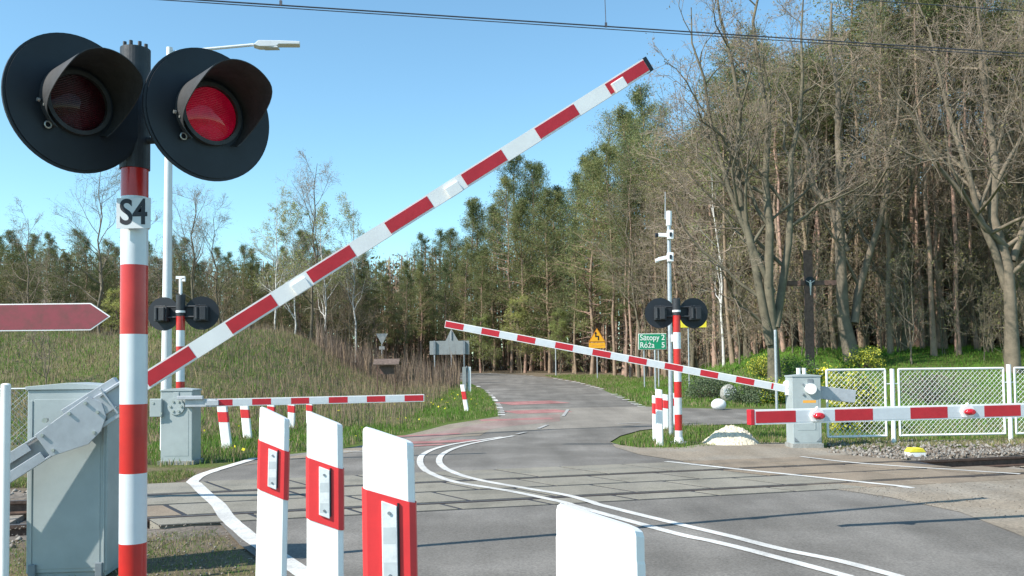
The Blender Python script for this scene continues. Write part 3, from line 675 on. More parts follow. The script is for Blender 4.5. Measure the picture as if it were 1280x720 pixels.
Pv = atY(100, 530, 6.47) - o
def L_(u, v, wv): return Pv + U * u + Vv * v + W * wv
m = MB(); m.prism([(-.27, -.09), (-.27, .10), (.17, .13), (.22, .04), (.19, -.06), (.1, -.13), (-.02, -.16)], 0.02, L_(0, 0, 0.075), U, Vv); m.build('pivot_plate', [M['arm']], nb, bevel=0.003)
m = MB()
for u, v in ((-.23, .07), (-.23, -.06), (.13, .1), (.16, 0), (.06, -.11), (.0, .1)): m.cyl(L_(u, v, 0.085), L_(u, v, 0.1), 0.012, n=8)
m.cyl(L_(-.16, .15, 0.03), L_(-.16, .15, 0.09), 0.018, n=10); m.build('bolt', [M['bolt']], nb)
m = MB()
for v in (.085, -.085):
    m.box(L_(-.66, v, 0.04), (1.0, 0.06, 0.014), 0, Rm); m.box(L_(-.66, v * 0.62, 0.064), (0.62 if v > 0 else 0.7, 0.012, 0.062), 0, Rm)
m.box(L_(-.6, 0, -0.005), (1.1, 0.02, 0.17), 0, Rm); m.build('channel_arm', [M['arm']], nb, bevel=0.003)
m = MB(); m.box(L_(-1.0, -.01, 0.02), (0.36, 0.16, 0.24), 0, Rm); m.box(L_(-.78, -.085, 0.06), (0.1, 0.06, 0.05), 0, Rm); m.build('counterweight', [M['cabdark']], nb, bevel=0.01)
m = MB(); m.box(L_(.17, .13, -.02), (0.42, 0.12, 0.05), 0, Rm); m.box(L_(.32, .03, 0.0), (0.26, 0.15, 0.15), 0, Rm)
m.box(L_(.27, 0.02, 0.1), (0.014, 0.02, 0.22), 0, Rm); m.box(L_(.33, .09, 0.082), (0.2, 0.03, 0.02), 0, Rm); m.box(L_(.3, -.1, 0.02), (0.36, 0.09, 0.03), 0, Rm); m.build('boom_clamp', [M['arm']], nb, bevel=0.003)
m = MB(); m.cyl(L_(0, 0, -0.2), L_(0, 0, 0.06), 0.05, n=20); m.build('pivot_axle', [M['galv']], nb)
# --- near right barrier (its cabinet stands just outside the frame)
P1 = atY(941, 521.5, 7.75); P0 = P1 + Vector((math.cos(R_(11.5)), math.sin(R_(11.5)), 0.0025)) * 6.0; P0.z = P1.z + 0.02
o = Vector((P0.x + 0.5, P0.y + 0.35, 0))
nr = thing('barrier', o, 'lowered red and white boom reaching in from the right edge with two red lamps', 'level crossing barrier', 'level crossing barriers')
cabinet(nr, 0.57, 0.4, 1.36)
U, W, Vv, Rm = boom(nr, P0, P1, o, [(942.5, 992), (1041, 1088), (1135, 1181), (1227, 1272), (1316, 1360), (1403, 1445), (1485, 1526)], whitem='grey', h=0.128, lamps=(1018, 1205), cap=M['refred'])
m = MB(); q = P0 - o; m.box(q + Vector((0.35, 0, 0)), (0.8, 0.1, 0.2)); m.build('boom_clamp', [M['arm']], nr, bevel=0.004)
# --- far left barrier
cY = 14.6; cb = atY(220, 575, cY); o = Vector((cb.x, cY + 0.22, 0))
fl = thing('barrier', o, 'grey barrier cabinet in the grass at left with its striped boom lowered level', 'level crossing barrier', 'level crossing barriers')
ht = atY(220, 489, cY).z
cabinet(fl, 0.52, 0.42, ht)
P0 = atY(262, 503.5, cY - 0.02); P1 = atY(530, 497.3, cY + 0.7)
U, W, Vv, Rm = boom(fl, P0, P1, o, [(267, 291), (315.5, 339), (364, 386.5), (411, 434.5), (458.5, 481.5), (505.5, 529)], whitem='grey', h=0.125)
sc_ = cY / F
m = MB(); m.box((-30 * sc_ + 0.08, -0.25, ht - 0.27), (0.2, 0.06, 0.3)); m.build('counterweight', [M['cab']], fl, bevel=0.01)
m = MB(); m.cyl((-27 * sc_, -0.29, ht - 0.19), (-27 * sc_, -0.28, ht - 0.19), 0.02, n=8); m.cyl((-17 * sc_, -0.29, ht - 0.36), (-17 * sc_, -0.28, ht - 0.36), 0.02, n=8)
for i in range(6): m.cyl((0.09 * math.cos(i * 1.047), -0.235, ht - 0.25 + 0.09 * math.sin(i * 1.047)), (0.09 * math.cos(i * 1.047), -0.25, ht - 0.25 + 0.09 * math.sin(i * 1.047)), 0.02, n=8)
m.build('bolt', [M['bolt']], fl)
m = MB(); m.cyl((0, -0.2, ht - 0.25), (0, -0.235, ht - 0.25), 0.14, n=24); m.box((0, -0.215, ht - 0.1), (0.09, 0.012, 0.17)); m.build('pivot_plate', [M['cab']], fl, bevel=0.004)
m = MB(); a_ = P0 - o; m.box(((0.2 + a_.x) / 2 + 0.04, a_.y + 0.02, a_.z), (a_.x - 0.05, 0.1, 0.13)); m.box((a_.x - 0.3, a_.y - 0.05, a_.z + 0.09), (0.42, 0.06, 0.06)); m.box((a_.x + 0.05, a_.y, a_.z), (0.22, 0.09, 0.09)); m.build('boom_clamp', [M['arm']], fl, bevel=0.006)
m = MB(); m.box((0.0, -0.2115, ht * 0.42), (0.4, 0.004, ht * 0.62)); m.build('door', [M['cab']], fl)
m = MB(); m.box((0, 0, 0.0), (0.6, 0.5, 0.1)); m.build('base', [M['concrete']], fl)
# --- far right barrier
cY = 16.15; cb = atY(1010, 555, cY); o = Vector((cb.x, cY + 0.22, 0))
fr = thing('barrier', o, 'grey barrier cabinet beside the mesh fence with its striped boom half lowered', 'level crossing barrier', 'level crossing barriers')
ht = atY(1010, 471, cY).z
cabinet(fr, 0.52, 0.42, ht)
P0 = atY(988, 487, cY + 0.3); P1 = atY(556.5, 405, cY + 0.2)
reds = [(557, 579.5), (602, 624), (646.5, 669), (694, 716), (740.5, 763), (785.5, 808), (830.5, 853), (875, 897), (919.5, 942), (963.5, 966)]
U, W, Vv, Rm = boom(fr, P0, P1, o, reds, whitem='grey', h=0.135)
sc_ = cY / F
q = atY(1013, 486, cY) - o
m = MB(); m.cyl((q.x, -0.21, q.z), (q.x, -0.27, q.z), 0.1, n=28); m.build('round_cover', [M['white']], fr, bevel=0.004)
m = MB(); m.box((q.x, -0.216, ht - 0.14), (0.1, 0.01, 0.2)); m.box((q.x - 0.13, -0.22, q.z + 0.08), (0.03, 0.03, 0.03)); m.box((q.x - 0.13, -0.22, q.z - 0.1), (0.03, 0.03, 0.03)); m.build('latch', [M['cabdark']], fr)
q2 = atY(1012, 502, cY) - o; m = MB(); m.box((q2.x, -0.2125, q2.z), (0.24, 0.003, 0.05)); m.build('sticker', [M['amber']], fr)
m = MB(); m.box((0, -0.2115, ht * 0.38), (0.42, 0.004, ht * 0.6)); m.box((0, -0.214, ht * 0.26), (0.36, 0.006, 0.012)); m.box((0.14, -0.216, ht * 0.42), (0.02, 0.01, 0.4)); m.build('door', [M['cab']], fr)
m = MB()
for sx in (-0.2, 0.2): m.prism([(-.04, -.04), (.04, -.04), (.04 if sx > 0 else -.04, .04)], 0.01, (sx, -0.218, 0.17), (1, 0, 0), (0, 0, 1))
m.build('foot_bracket', [M['cabdark']], fr)
m = MB(); m.box((0, 0, 0.02), (0.56, 0.48, 0.14)); m.build('base', [M['concrete']], fr)
cw = atY(1063, 496, cY + 0.3) - o; c0 = P0 - o
m = MB(); u2 = (cw - c0).normalized(); m.box((cw + c0) / 2 + Vector((0.1, 0, -0.0)), ((cw - c0).length * 0.98, 0.07, 0.24), 0, Matrix((u2, Vector((0, 1, 0)), u2.cross(Vector((0, 1, 0))))).transposed()); m.build('counterweight', [M['arm']], fr, bevel=0.01)
m = MB(); m.box(c0 + Vector((0.05, 0, 0)), (0.3, 0.1, 0.2)); m.cyl(c0 + Vector((-0.05, -0.06, 0.1)), c0 + Vector((-0.05, 0.06, 0.1)), 0.07, n=16); m.build('boom_clamp', [M['white']], fr, bevel=0.008)

# ---------------------------------------------------------------- marker posts
def marker_post(name, loc, H_, wd, dp, slope, label, group, band, lean=(0, 0), refl=True, rz=0.0, redh=0.25, grow=0.0):
    g = thing(name, loc, label, 'marker post', group, rz); g.rotation_euler = (lean[0], lean[1], rz)
    def sect(zl, inset=0.0):
        x0, x1, y0, y1 = -wd / 2 + inset, wd / 2 - inset, -dp / 2, dp / 2; r = min(0.3 * dp, 0.022)
        return [(x0 + r, y0), (x1 - r, y0), (x1, y0 + r), (x1, y1 - r), (x1 - r, y1), (x0 + r, y1), (x0, y1 - r), (x0, y0 + r)]
    S = sect(0); n = len(S)
    zt = lambda x: H_ - slope * (x + wd / 2)
    m = MB(); lv = [(0, 1.0), (H_ - 0.34 * 0 - 0.13, 1.0)]
    bot = [(x * (1 + grow), y, 0) for x, y in S]; mid = [(x, y, zt(x) - 0.055) for x, y in S]; m.add(bot + mid, [(i, (i + 1) % n, n + (i + 1) % n, n + i) for i in range(n)])
    b2 = [(x * 0.985, y * 0.985, zt(x) - 0.05) for x, y in S]; t1 = [(x * 0.985, y * 0.98, zt(x) - 0.012) for x, y in S]; t2 = [(x * 0.955, y * 0.9, zt(x) - 0.004) for x, y in S]; t3 = [(x * 0.88, y * 0.7, zt(x)) for x, y in S]
    for a, b in ((mid, b2), (b2, t1), (t1, t2), (t2, t3)): m.add(a + b, [(i, (i + 1) % n, n + (i + 1) % n, n + i) for i in range(n)])
    m.add(t3, [tuple(range(n))]); m.add(bot, [tuple(range(n - 1, -1, -1))])
    m.build('post_body', [M['whiteplastic']], g)
    zt_b, zb_b = band; e = 0.0025; bmn = MB()
    S2 = [(x + (e if x > 0 else -e), y + (e if y > 0 else -e)) for x, y in S]
    zz = lambda x, z: z - slope * (x + wd / 2)
    k = 1 + grow * 0.4
    a = [(x * k, y, zz(x, zb_b)) for x, y in S2]; b = [(x * k, y, zz(x, zt_b)) for x, y in S2]
    bmn.add(a + b, [(i, (i + 1) % n, n + (i + 1) % n, n + i) for i in range(n)])
    bmn.build('red_band', [M['postred']], g)
    if refl:
        rm = MB(); rw = wd * 0.3; zc0, zc1 = zb_b + 0.02 - slope * wd * 0.5 + 0.012, zt_b - 0.02 - slope * wd * 0.5 + 0.0
        rm.prism([(-rw / 2, zc0 + 0.008), (rw / 2, zc0 - 0.008), (rw / 2, zc1 - 0.008), (-rw / 2, zc1 + 0.008)], 0.01, (0.004, -dp / 2 - 0.007, 0), (1, 0, 0), (0, 0, 1))
        ro = rm.build('reflector', [M['reflector']], g, bevel=0.002)
        pn_ = MB(); seg_h = (zc1 - zc0 - 0.03) / 4
        for i_ in (0, 2):
            pn_ = MB(); pn_.box((0.004, -dp / 2 - 0.0117, zc0 + 0.015 + seg_h * (i_ + 0.5)), (rw * 0.8, 0.0012, seg_h * 0.94)); pn_.build('prism_panel', [M['reflector2']], ro)
        rb = MB()
        for zc in (zc0 + 0.025, zc1 - 0.025): rb.cyl((0.004, -dp / 2 - 0.0115, zc), (0.004, -dp / 2 - 0.016, zc), 0.0045, n=10, mi=0)
        rb.build('screw', [M['cabdark']], ro)
        bk = MB(); bk.box((0.004 + rw * 0.5 + 0.003, -dp / 2 - 0.005, (zc0 + zc1) / 2), (0.005, 0.006, zc1 - zc0)); bk.build('reflector_frame', [M['black']], g)
    return g
M['reflector'] = mat('reflector_prisms', (0.78, 0.8, 0.8), 0.5, col2=(0.62, 0.65, 0.65), scale=30, bump=0.05, bscale=90)
M['reflector2'] = mat('reflector_prisms_grey', (0.55, 0.59, 0.6), 0.4, 0.1, 30)
grp = 'white marker posts with red bands'
def near_post(pxc, wpx, ytop_l, slope_px, band_px, label, wreal=0.14, dp=0.05, lean=0.0):
    Y = F * wreal / wpx; p = atY(pxc, 700, Y); zt = atY(pxc - wpx / 2, ytop_l, Y).z; bt = atY(pxc - wpx / 2, band_px[0], Y).z; bb_ = atY(pxc - wpx / 2, band_px[1], Y).z
    return marker_post('marker_post', Vector((p.x, p.y + dp / 2, 0)), zt, wreal, dp, slope_px, label, grp, (bt, bb_), lean=(0, lean), grow=0.04)
near_post(334, 36.5, 509, 0.40, (550, 611), 'narrow white marker post with a red band and reflector nearest the striped signal pole', lean=R_(1.3))
near_post(405, 44, 515, 0.36, (571, 648), 'white marker post with a red band and reflector, second from the striped signal pole', lean=0.0)
near_post(491, 63.5, 534, 0.31, (610, 735), 'wide white marker post with a long grey reflector at the centre of the foreground', lean=R_(-0.6))
near_post(752.5, 111, 633, 0.29, (1000, 1200), 'broad plain white marker post top at the bottom edge of the view')
def far_post(px, ytop, ybase, label, wreal=0.14, lean=0.0, w_px=None, Y=None, band=(0.17, 0.40)):
    b = ground(px, ybase); zb_ = road_z(b.y); t = atY(px, ytop, b.y).z - zb_
    return marker_post('marker_post', b, t, w_px * b.y / F if w_px else wreal, 0.07, 0.15, label, grp, (t - t * band[0], t - t * band[1]), lean=(0, lean), refl=False)
far_post(284, 504, 560, 'leaning white marker post under the lowered boom, nearest the grey cabinet', w_px=12.5, lean=R_(-7))
far_post(310, 503, 549, 'leaning white marker post under the lowered boom, second from the grey cabinet', w_px=11, lean=R_(-6))
far_post(339, 500, 543, 'white marker post under the lowered boom, half hidden behind a foreground post', w_px=9.5)
far_post(364.5, 500, 537, 'white marker post under the lowered boom, fourth from the grey cabinet', w_px=9)
far_post(387, 500, 533, 'white marker post under the lowered boom, farthest from the grey cabinet', w_px=8)
far_post(583.5, 480, 514, 'leaning white marker post with a red band in the grass by the bend', w_px=5.5, lean=R_(-9), band=(0.25, 0.55))
far_post(820.0, 494, 551, 'white marker post left of the tallest one beside the camera mast', w_px=8)
far_post(824.8, 486, 557, 'tallest white marker post of the cluster beside the camera mast', w_px=8.6, band=(0.15, 0.36))
far_post(832.5, 492.5, 536, 'white marker post just behind the tallest one by the camera mast', w_px=7)
far_post(843.5, 491, 531, 'white marker post between the camera mast and the banded signal pole', w_px=6)

# ---------------------------------------------------------------- lamp post, masts, arrow sign
Y = 17.3; b = atY(207.5, 480, Y); t = atY(212, 62, Y)
lp = thing('street_lamp', (b.x, Y, 0), 'tall white street lamp with a single arm behind the signal', 'street lamp')
m = MB(); m.cyl((0, 0, 0), (t.x - b.x, 0, t.z), 0.108, 0.06, n=24); m.build('pole', [M['lampw']], lp, smooth=True)
a1 = atY(317, 56, Y + 0.4) - Vector((b.x, Y, 0)); a0 = t - Vector((b.x, Y, 0))
m = MB(); m.cyl(a0 + Vector((0, 0, -0.06)), a1, 0.03, n=12); m.cyl(a0 + Vector((0, 0, -0.12)), a0 + Vector((0, 0, 0.04)), 0.06, n=16); m.build('arm', [M['lampw']], lp, smooth=True)
e1 = atY(375, 55.5, Y + 0.6) - Vector((b.x, Y, 0)); ev = e1 - a1
m = MB(); m.prism([(0, -.03), (0.12, -.07), (0.45, -.07), (0.5, -.025), (ev.length, -.03), (ev.length, .03), (0.55, .05), (0.1, .06)], 0.22, a1, ev.normalized(), Vector((0, 0, 1))); lh = m.build('lamp_head', [M['lampw']], lp, bevel=0.01)
m = MB(); m.box(a1 + ev * 0.38 + Vector((0, 0, -0.075)), (0.3, 0.18, 0.02)); m.build('lamp_glass', [M['refwhite']], lh)

b = ground(839, 545); Y = b.y; t = atY(836, 282, Y)
cm = thing('camera_mast', (b.x, Y, road_z(Y)), 'slender grey mast carrying two white cameras behind the signal lamps', 'camera mast'); o = Vector((b.x, Y, road_z(Y)))
m = MB(); m.cyl((0, 0, 0), t - o, 0.052, 0.04, n=20); m.build('mast_pole', [M['galv']], cm, smooth=True)
def cam_unit(py):
    q = atY(836, py, Y) - o; m = MB(); m.box(q + Vector((0.02, -0.06, 0)), (0.13, 0.12, 0.2)); m.box(q + Vector((0.02, -0.13, 0)), (0.05, 0.02, 0.09), 1); u = m.build('mast_bracket', [M['white'], M['black']], cm, bevel=0.008)
    m = MB(); Rz = Matrix.Rotation(R_(-12 if py > 300 else 3), 3, 'Y'); m.box(q + Vector((-0.14, -0.02, 0.0 if py < 300 else -0.02)), (0.2, 0.08, 0.08), 0, Rz); m.cyl(q + Vector((-0.24, -0.02, 0.0 if py < 300 else -0.06)), q + Vector((-0.3, -0.02, 0.0 if py < 300 else -0.075)), 0.045, n=12, mi=1 if py < 300 else 0)
    m.build('camera_unit', [M['white'], M['black']], cm, bevel=0.006)
cam_unit(294); cam_unit(322)
q0 = t - o; q1 = atY(836.5, 264, Y) - o
m = MB(); m.cyl(q0, q1, 0.06, n=14); m.build('top_sensor', [M['white']], cm, bevel=0.01)
m = MB(); a = atY(831.5, 240, Y) - o; c = atY(831.5, 274, Y) - o; m.cyl(c, a, 0.012, 0.006, n=8); m.cyl(c, c + Vector((0.08, 0, 0)), 0.012, n=8); m.build('antenna', [M['galv']], cm)
m = MB(); q = atY(841, 423, Y) - o; m.box(q + Vector((0.02, -0.05, 0)), (0.12, 0.06, 0.16)); m.build('junction_box', [M['white']], cm, bevel=0.01)

def plain_post(px, ytop, ybase, r, label, m_='galv', fn=None, name='steel_post'):
    b = ground(px, ybase, fn=fn or (lambda x, y: hz(x, y))); t = atY(px, ytop, b.y)
    m = MB(); m.cyl((0, 0, -0.05), (0, 0, t.z - b.z), r, n=14); m.sphere((0, 0, t.z - b.z), r, 0, 12, 6, (1, 1, .5)); ob = m.build(name, [M[m_]], smooth=True); ob.location = b; tag(ob, label, 'post'); return ob
plain_post(971.5, 413, 530, 0.035, 'thin bare steel post before the roadside bushes left of the far cabinet')
plain_post(695, 431, 470.3, 0.05, 'thin bare steel post on the verge at the outside of the bend')
b = atY(5, 700, 6.0); z1 = atY(5, 481, 6.0).z; m = MB(); m.cyl((0, 0, 0), (0, 0, z1), 0.031, n=20); m.sphere((0, 0, z1), 0.031, 0, 14, 6, (1, 1, .35))
ob = m.build('white_post', [M['white']], smooth=True); ob.location = (b.x, 6.0, 0); tag(ob, 'slim round white post at the left edge of the view', 'post')
# arrow sign
Y = 9.6; c = atY(0, 395, Y); tip = atY(138, 395.5, Y); hh = (atY(60, 378.5, Y).z - atY(60, 412.5, Y).z)
ar = thing('arrow_sign', (c.x - 0.35, Y, 0), 'mottled red arrow board with a white rim pointing right at the left edge', 'arrow sign')
o = Vector((c.x - 0.35, Y, 0)); tx = tip.x - o.x; zc = tip.z - 0.0; hd = 0.215
m = MB(); pts = [(-0.9, -hh / 2), (tx - hd, -hh / 2), (tx, 0), (tx - hd, hh / 2), (-0.9, hh / 2)]
m.prism(pts, 0.012, (0, 0.0, zc), (1, 0, 0), (0, 0, 1)); m.build('board', [M['white']], ar)
k = 0.012; pts = [(-0.888, -hh / 2 + k), (tx - hd - 0.005, -hh / 2 + k), (tx - 0.018, 0), (tx - hd - 0.005, hh / 2 - k), (-0.888, hh / 2 - k)]
m = MB(); m.prism(pts, 0.003, (0, -0.0075, zc), (1, 0, 0), (0, 0, 1)); m.build('arrow_face', [M['arrowred']], ar)
m = MB()
for x in (-0.75, -0.1): m.cyl((x, 0.04, 0), (x, 0.04, zc + hh / 2 - 0.02), 0.03, n=14)
m.build('post', [M['galv']], ar)

# ---------------------------------------------------------------- road signs by the bend
def sign(px, ybase, label, cat='road sign', name='road_sign', fn=None):
    b = ground(px, ybase, fn=fn or hz); return thing(name, b, label, cat), b
def zrel(px, py, b): return atY(px, py, b.y).z - b.z
def xrel(px, py, b): return atY(px, py, b.y).x - b.x
# yellow warning sign
g, b = sign(747, 474, 'yellow triangular bend warning sign with a plate below, beyond the boom')
m = MB(); m.cyl((0, 0.06, 0), (0, 0.06, zrel(747, 414, b)), 0.04, n=12); m.build('post', [M['galv']], g)
s3 = xrel(757, 430, b); zt, zb_ = zrel(747, 410, b), zrel(747, 427.5, b)
def tri(hw, top, bot, k): 
    cx = (top + 2 * bot) / 3; return [(-hw * k, cx + (bot - cx) * k), (hw * k, cx + (bot - cx) * k), (0, cx + (top - cx) * k)]
m = MB(); m.prism(tri(s3, zt, zb_, 1.0), 0.03, (0, 0, 0), (1, 0, 0), (0, 0, 1)); m.build('sign_plate', [M['redrim']] if 'redrim' in M else [M['amber']], g)
m = MB(); m.prism(tri(s3, zt, zb_, 0.86), 0.01, (0, -0.022, 0), (1, 0, 0), (0, 0, 1)); m.build('sign_face', [M['yellow']], g)
u = (zt - zb_) / 10
m = MB(); m.box((-0.9 * u, -0.03, zb_ + 5.0 * u), (0.9 * u, 0.008, 2.6 * u)); m.box((0, -0.031, zb_ + 4.0 * u), (2.6 * u, 0.008, 0.9 * u)); m.box((1.0 * u, -0.03, zb_ + 2.6 * u), (0.9 * u, 0.008, 2.8 * u)); m.prism([(-1.9 * u, 0), (0.1 * u, 0), (-0.9 * u, 1.5 * u)], 0.008, (0, -0.03, zb_ + 6.0 * u), (1, 0, 0), (0, 0, 1)); m.build('bend_symbol', [M['lettering']], g)
pz = (zrel(747, 428.5, b) + zrel(747, 435, b)) / 2
m = MB(); m.box((0, 0, pz), (2 * s3 * 0.96, 0.03, zrel(747, 428, b) - zrel(747, 435, b))); m.box((0, -0.018, pz), (2 * s3 * 0.7, 0.008, 0.06), 1); m.build('sub_plate', [M['yellow'], M['amber']], g)
# green place sign
g, b = sign(812, 486, 'green direction sign naming two villages on two grey posts')
m = MB()
m.cyl((xrel(806, 486, b), 0.05, 0), (xrel(806, 486, b), 0.05, zrel(806, 420, b)), 0.035, n=12); m.build('post', [M['galv']], g)
m = MB(); m.cyl((xrel(824, 486, b), 0.05, 0), (xrel(824, 486, b), 0.05, zrel(824, 420, b)), 0.035, n=12); m.build('post', [M['galv']], g)
x0, x1 = xrel(798, 427, b), xrel(833, 427, b); z0, z1 = zrel(815, 437, b), zrel(815, 417, b); cx, cz = (x0 + x1) / 2, (z0 + z1) / 2; wd, hh = x1 - x0, z1 - z0
m = MB(); m.box((cx, 0, cz), (wd, 0.03, hh)); pl = m.build('sign_plate', [M['letterwhite']], g, bevel=0.01)
m = MB(); m.box((cx, -0.016, cz), (wd - 0.05, 0.012, hh - 0.05)); m.build('sign_face', [M['green']], g)
for i, (wrd, num) in enumerate((('Sątopy', '2'), ('Róża', '5'))):
    zz = cz + (0.24 - 0.47 * i) * hh
    text_mesh('sign_lettering', wrd, hh * 0.5, M['letterwhite'], g, Matrix.Translation((x0 + (0.40 if i == 0 else 0.31) * wd, -0.026, zz)) @ Matrix.Rotation(R_(90), 4, 'X'), off=0.003, xs=0.86)
    text_mesh('sign_lettering', num, hh * 0.47, M['letterwhite'], g, Matrix.Translation((x0 + 0.88 * wd, -0.026, zz)) @ Matrix.Rotation(R_(90), 4, 'X'), off=0.004)
# post pair beside it
plain_post(819.5, 438, 490, 0.045, 'grey steel post standing right under the green sign', name='steel_post')
# yellow sign hidden behind signal lamps
g, b = sign(862, 486, 'yellow board half hidden behind the black lamp backs')
m = MB(); m.cyl((0, 0.05, 0), (0, 0.05, zrel(862, 405, b)), 0.03, n=12); m.build('post', [M['galv']], g)
m = MB(); m.box((xrel(864, 400, b), 0, zrel(862, 401, b)), (xrel(883, 400, b) - xrel(845, 400, b), 0.03, zrel(862, 393, b) - zrel(862, 410, b))); m.build('sign_plate', [M['yellow2']], g, bevel=0.01)
# back of a direction board
g, b = sign(543.5, 480, 'back of a wide grey board on two posts beside the bend')
m = MB(); m.cyl((0, 0, 0), (0, 0, zrel(543, 426, b)), 0.045, n=12); m.build('post', [M['galv']], g)
x2 = xrel(580.5, 470, b); m = MB(); m.cyl((x2, 0, 0), (x2, 0, zrel(580, 426, b)), 0.045, n=12); m.build('post', [M['cabdark']], g)
x0, x1 = xrel(537, 434, b), xrel(586.5, 434, b); z0, z1 = zrel(560, 443.2, b), zrel(560, 426, b)
m = MB(); m.box(((x0 + x1) / 2, 0.06, (z0 + z1) / 2), (x1 - x0, 0.025, z1 - z0)); m.build('sign_plate', [M['signback']], g)
m = MB()
for xx in (0, x2): m.box((xx, -0.02, (z0 + z1) / 2), (0.13, 0.1, z1 - z0 - 0.04))
m.build('bracket', [M['cabdark']], g)
# triangular sign back behind the board
g, b = sign(564.5, 476, 'grey triangular sign back rising above the wide board')
m = MB(); m.cyl((0, 0, 0), (0, 0, zrel(564, 414, b)), 0.035, n=12); m.build('post', [M['galv']], g)
m = MB(); m.prism([(xrel(556, 427, b), zrel(564, 428, b)), (xrel(574, 427, b), zrel(564, 428, b)), (0, zrel(564, 411, b))], 0.02, (0, 0.05, 0), (1, 0, 0), (0, 0, 1)); m.build('sign_plate', [M['signback']], g)
# yield sign back in thicket
g, b = sign(477.5, 462, 'pale inverted triangular sign back among the bare stems', fn=hz)
m = MB(); m.cyl((0, 0, 0), (0, 0, zrel(477, 420, b)), 0.035, n=12); m.build('post', [M['galv']], g)
m = MB(); m.prism([(xrel(470, 418, b), zrel(477, 417, b)), (xrel(477.5, 418, b), zrel(477, 431, b)), (xrel(485, 418, b), zrel(477, 417, b))], 0.02, (0, -0.05, 0), (1, 0, 0), (0, 0, 1)); m.box((0, -0.05, zrel(477, 435, b)), (xrel(481, 418, b) - xrel(474, 418, b), 0.02, zrel(477, 433, b) - zrel(477, 437, b))); m.build('sign_plate', [M['signback']], g)
# paired narrow plates
b = ground(583, 491); g = thing('delineator', b, 'two narrow upright grey plates side by side behind the leaning post', 'road sign')
m = MB()
x0, x1 = xrel(578, 470, b), xrel(582.5, 470, b); m.box(((x0 + x1) / 2, 0, (zrel(580, 458.5, b)) / 2 + 0.1), (x1 - x0, 0.02, zrel(580, 458.5, b) - 0.2)); m.build('sign_plate', [M['signback']], g)
m = MB(); x0, x1 = xrel(585, 470, b), xrel(588.5, 470, b); m.box(((x0 + x1) / 2, 0.1, (zrel(580, 458.5, b)) / 2), (x1 - x0, 0.02, zrel(580, 458.5, b) - 0.0)); m.build('sign_plate', [M['refwhite']], g)
m = MB(); m.cyl((xrel(583.6, 470, b), 0.06, 0), (xrel(583.6, 470, b), 0.06, zrel(580, 457.5, b)), 0.03, n=8); m.build('post', [M['cabdark']], g)
# little roofed wooden board
b = ground(484, 500, fn=hz); g = thing('notice_board', b, 'small dark roofed wooden board on two thin posts in the scrub', 'notice board')
for px in (472, 494): m = MB(); m.cyl((xrel(px, 490, b), 0, 0), (xrel(px, 490, b), 0, zrel(px, 455, b)), 0.022, n=8); m.build('post', [M['wooddark']], g)
m = MB(); m.box((0, -0.0, (zrel(484, 457, b) + zrel(484, 467, b)) / 2), (xrel(492, 480, b) - xrel(474, 480, b), 0.05, zrel(484, 457, b) - zrel(484, 468, b))); m.build('board', [M['wooddark']], g)
m = MB(); zz = zrel(484, 456, b); hw = xrel(500, 480, b); pk_ = zrel(484, 449.5, b)
m.prism([(-0.3, zz), (0, pk_), (0.3, zz), (0.3, zz + 0.03), (0, pk_ + 0.035), (-0.3, zz + 0.03)], hw * 2, (0, 0, 0), (0, 1, 0), (0, 0, 1)); m.build('roof', [M['woodgrey']], g)

# ---------------------------------------------------------------- cross, memorial stone, sand, yellow marker
b = Vector((*[atY(1013, 459, 35.5).x, 35.5], 0)); b.z = hz(b.x, b.y)
g = thing('wayside_cross', b, 'tall dark wooden cross with a small pale figure before the wood', 'cross')
zt = zrel(1013, 313, b); wv = (xrel(1018.3, 400, b) - xrel(1008.2, 400, b))
m = MB(); m.box((0, 0, zt / 2), (wv, 0.16, zt)); za = zrel(1013, 354, b); m.box((xrel(1014, 354, b), -0.005, za), (xrel(1045, 354, b) - xrel(983, 354, b), 0.14, 0.2)); m.build('cross_beam', [M['wooddark']], g, bevel=0.01)
m = MB(); m.cyl((0.03, -0.1, za + 0.06), (0.03, -0.12, za + 0.06), 0.2, n=24); m.build('disc', [M['black']], g)
m = MB(); s = 0.42; zc = za + 0.02
m.cyl((0.03, -0.15, zc - 0.05), (0.03, -0.15, zc - 0.30), 0.045, 0.022, n=10); m.cyl((0.03, -0.15, zc - 0.3), (0.03, -0.14, zc - 0.52), 0.03, 0.014, n=8); m.cyl((0.03, -0.15, zc - 0.06), (0.03, -0.15, zc + 0.02), 0.045, 0.018, n=10)
m.cyl((0.03, -0.15, zc - 0.03), (0.2, -0.14, zc + 0.07), 0.02, 0.01, n=8); m.cyl((0.03, -0.15, zc - 0.03), (-0.14, -0.14, zc + 0.07), 0.02, 0.01, n=8); m.sphere((0.025, -0.16, zc + 0.055), 0.034, 0, 10, 8); m.build('figure', [M['skin']], g, smooth=True)
fb = MB(); 
for i in range(60): fb.sphere((rnd.gauss(0.15, 0.22), rnd.uniform(-0.45, -0.2), rnd.uniform(0.1, 0.42)), rnd.uniform(0.03, 0.06), rnd.choice([0, 0, 1]), 6, 4)
ob = fb.build('flower_bunch', [M['yellow2'], M['white']]); ob.location = b; tag(ob, 'bunch of yellow and white flowers at the foot of the cross', 'flowers')
b = ground(911, 503, fn=hz); g = thing('memorial_stone', b, 'rounded grey memorial boulder with a light plate among dark shrubs', 'memorial stone')
rr = (xrel(922, 490, b) - xrel(900, 490, b)) / 2; zt = zrel(911, 481, b)
m = MB(); m.sphere((0, 0, zt * 0.5), rr, 0, 20, 14, (1.0, 0.55, zt * 0.52 / rr), 0.035, 4); m.build('boulder', [M['stone']], g, smooth=True)
m = MB(); m.box((0, -rr * 0.56, zt * 0.60), (rr * 1.35, 0.05, zt * 0.36)); 
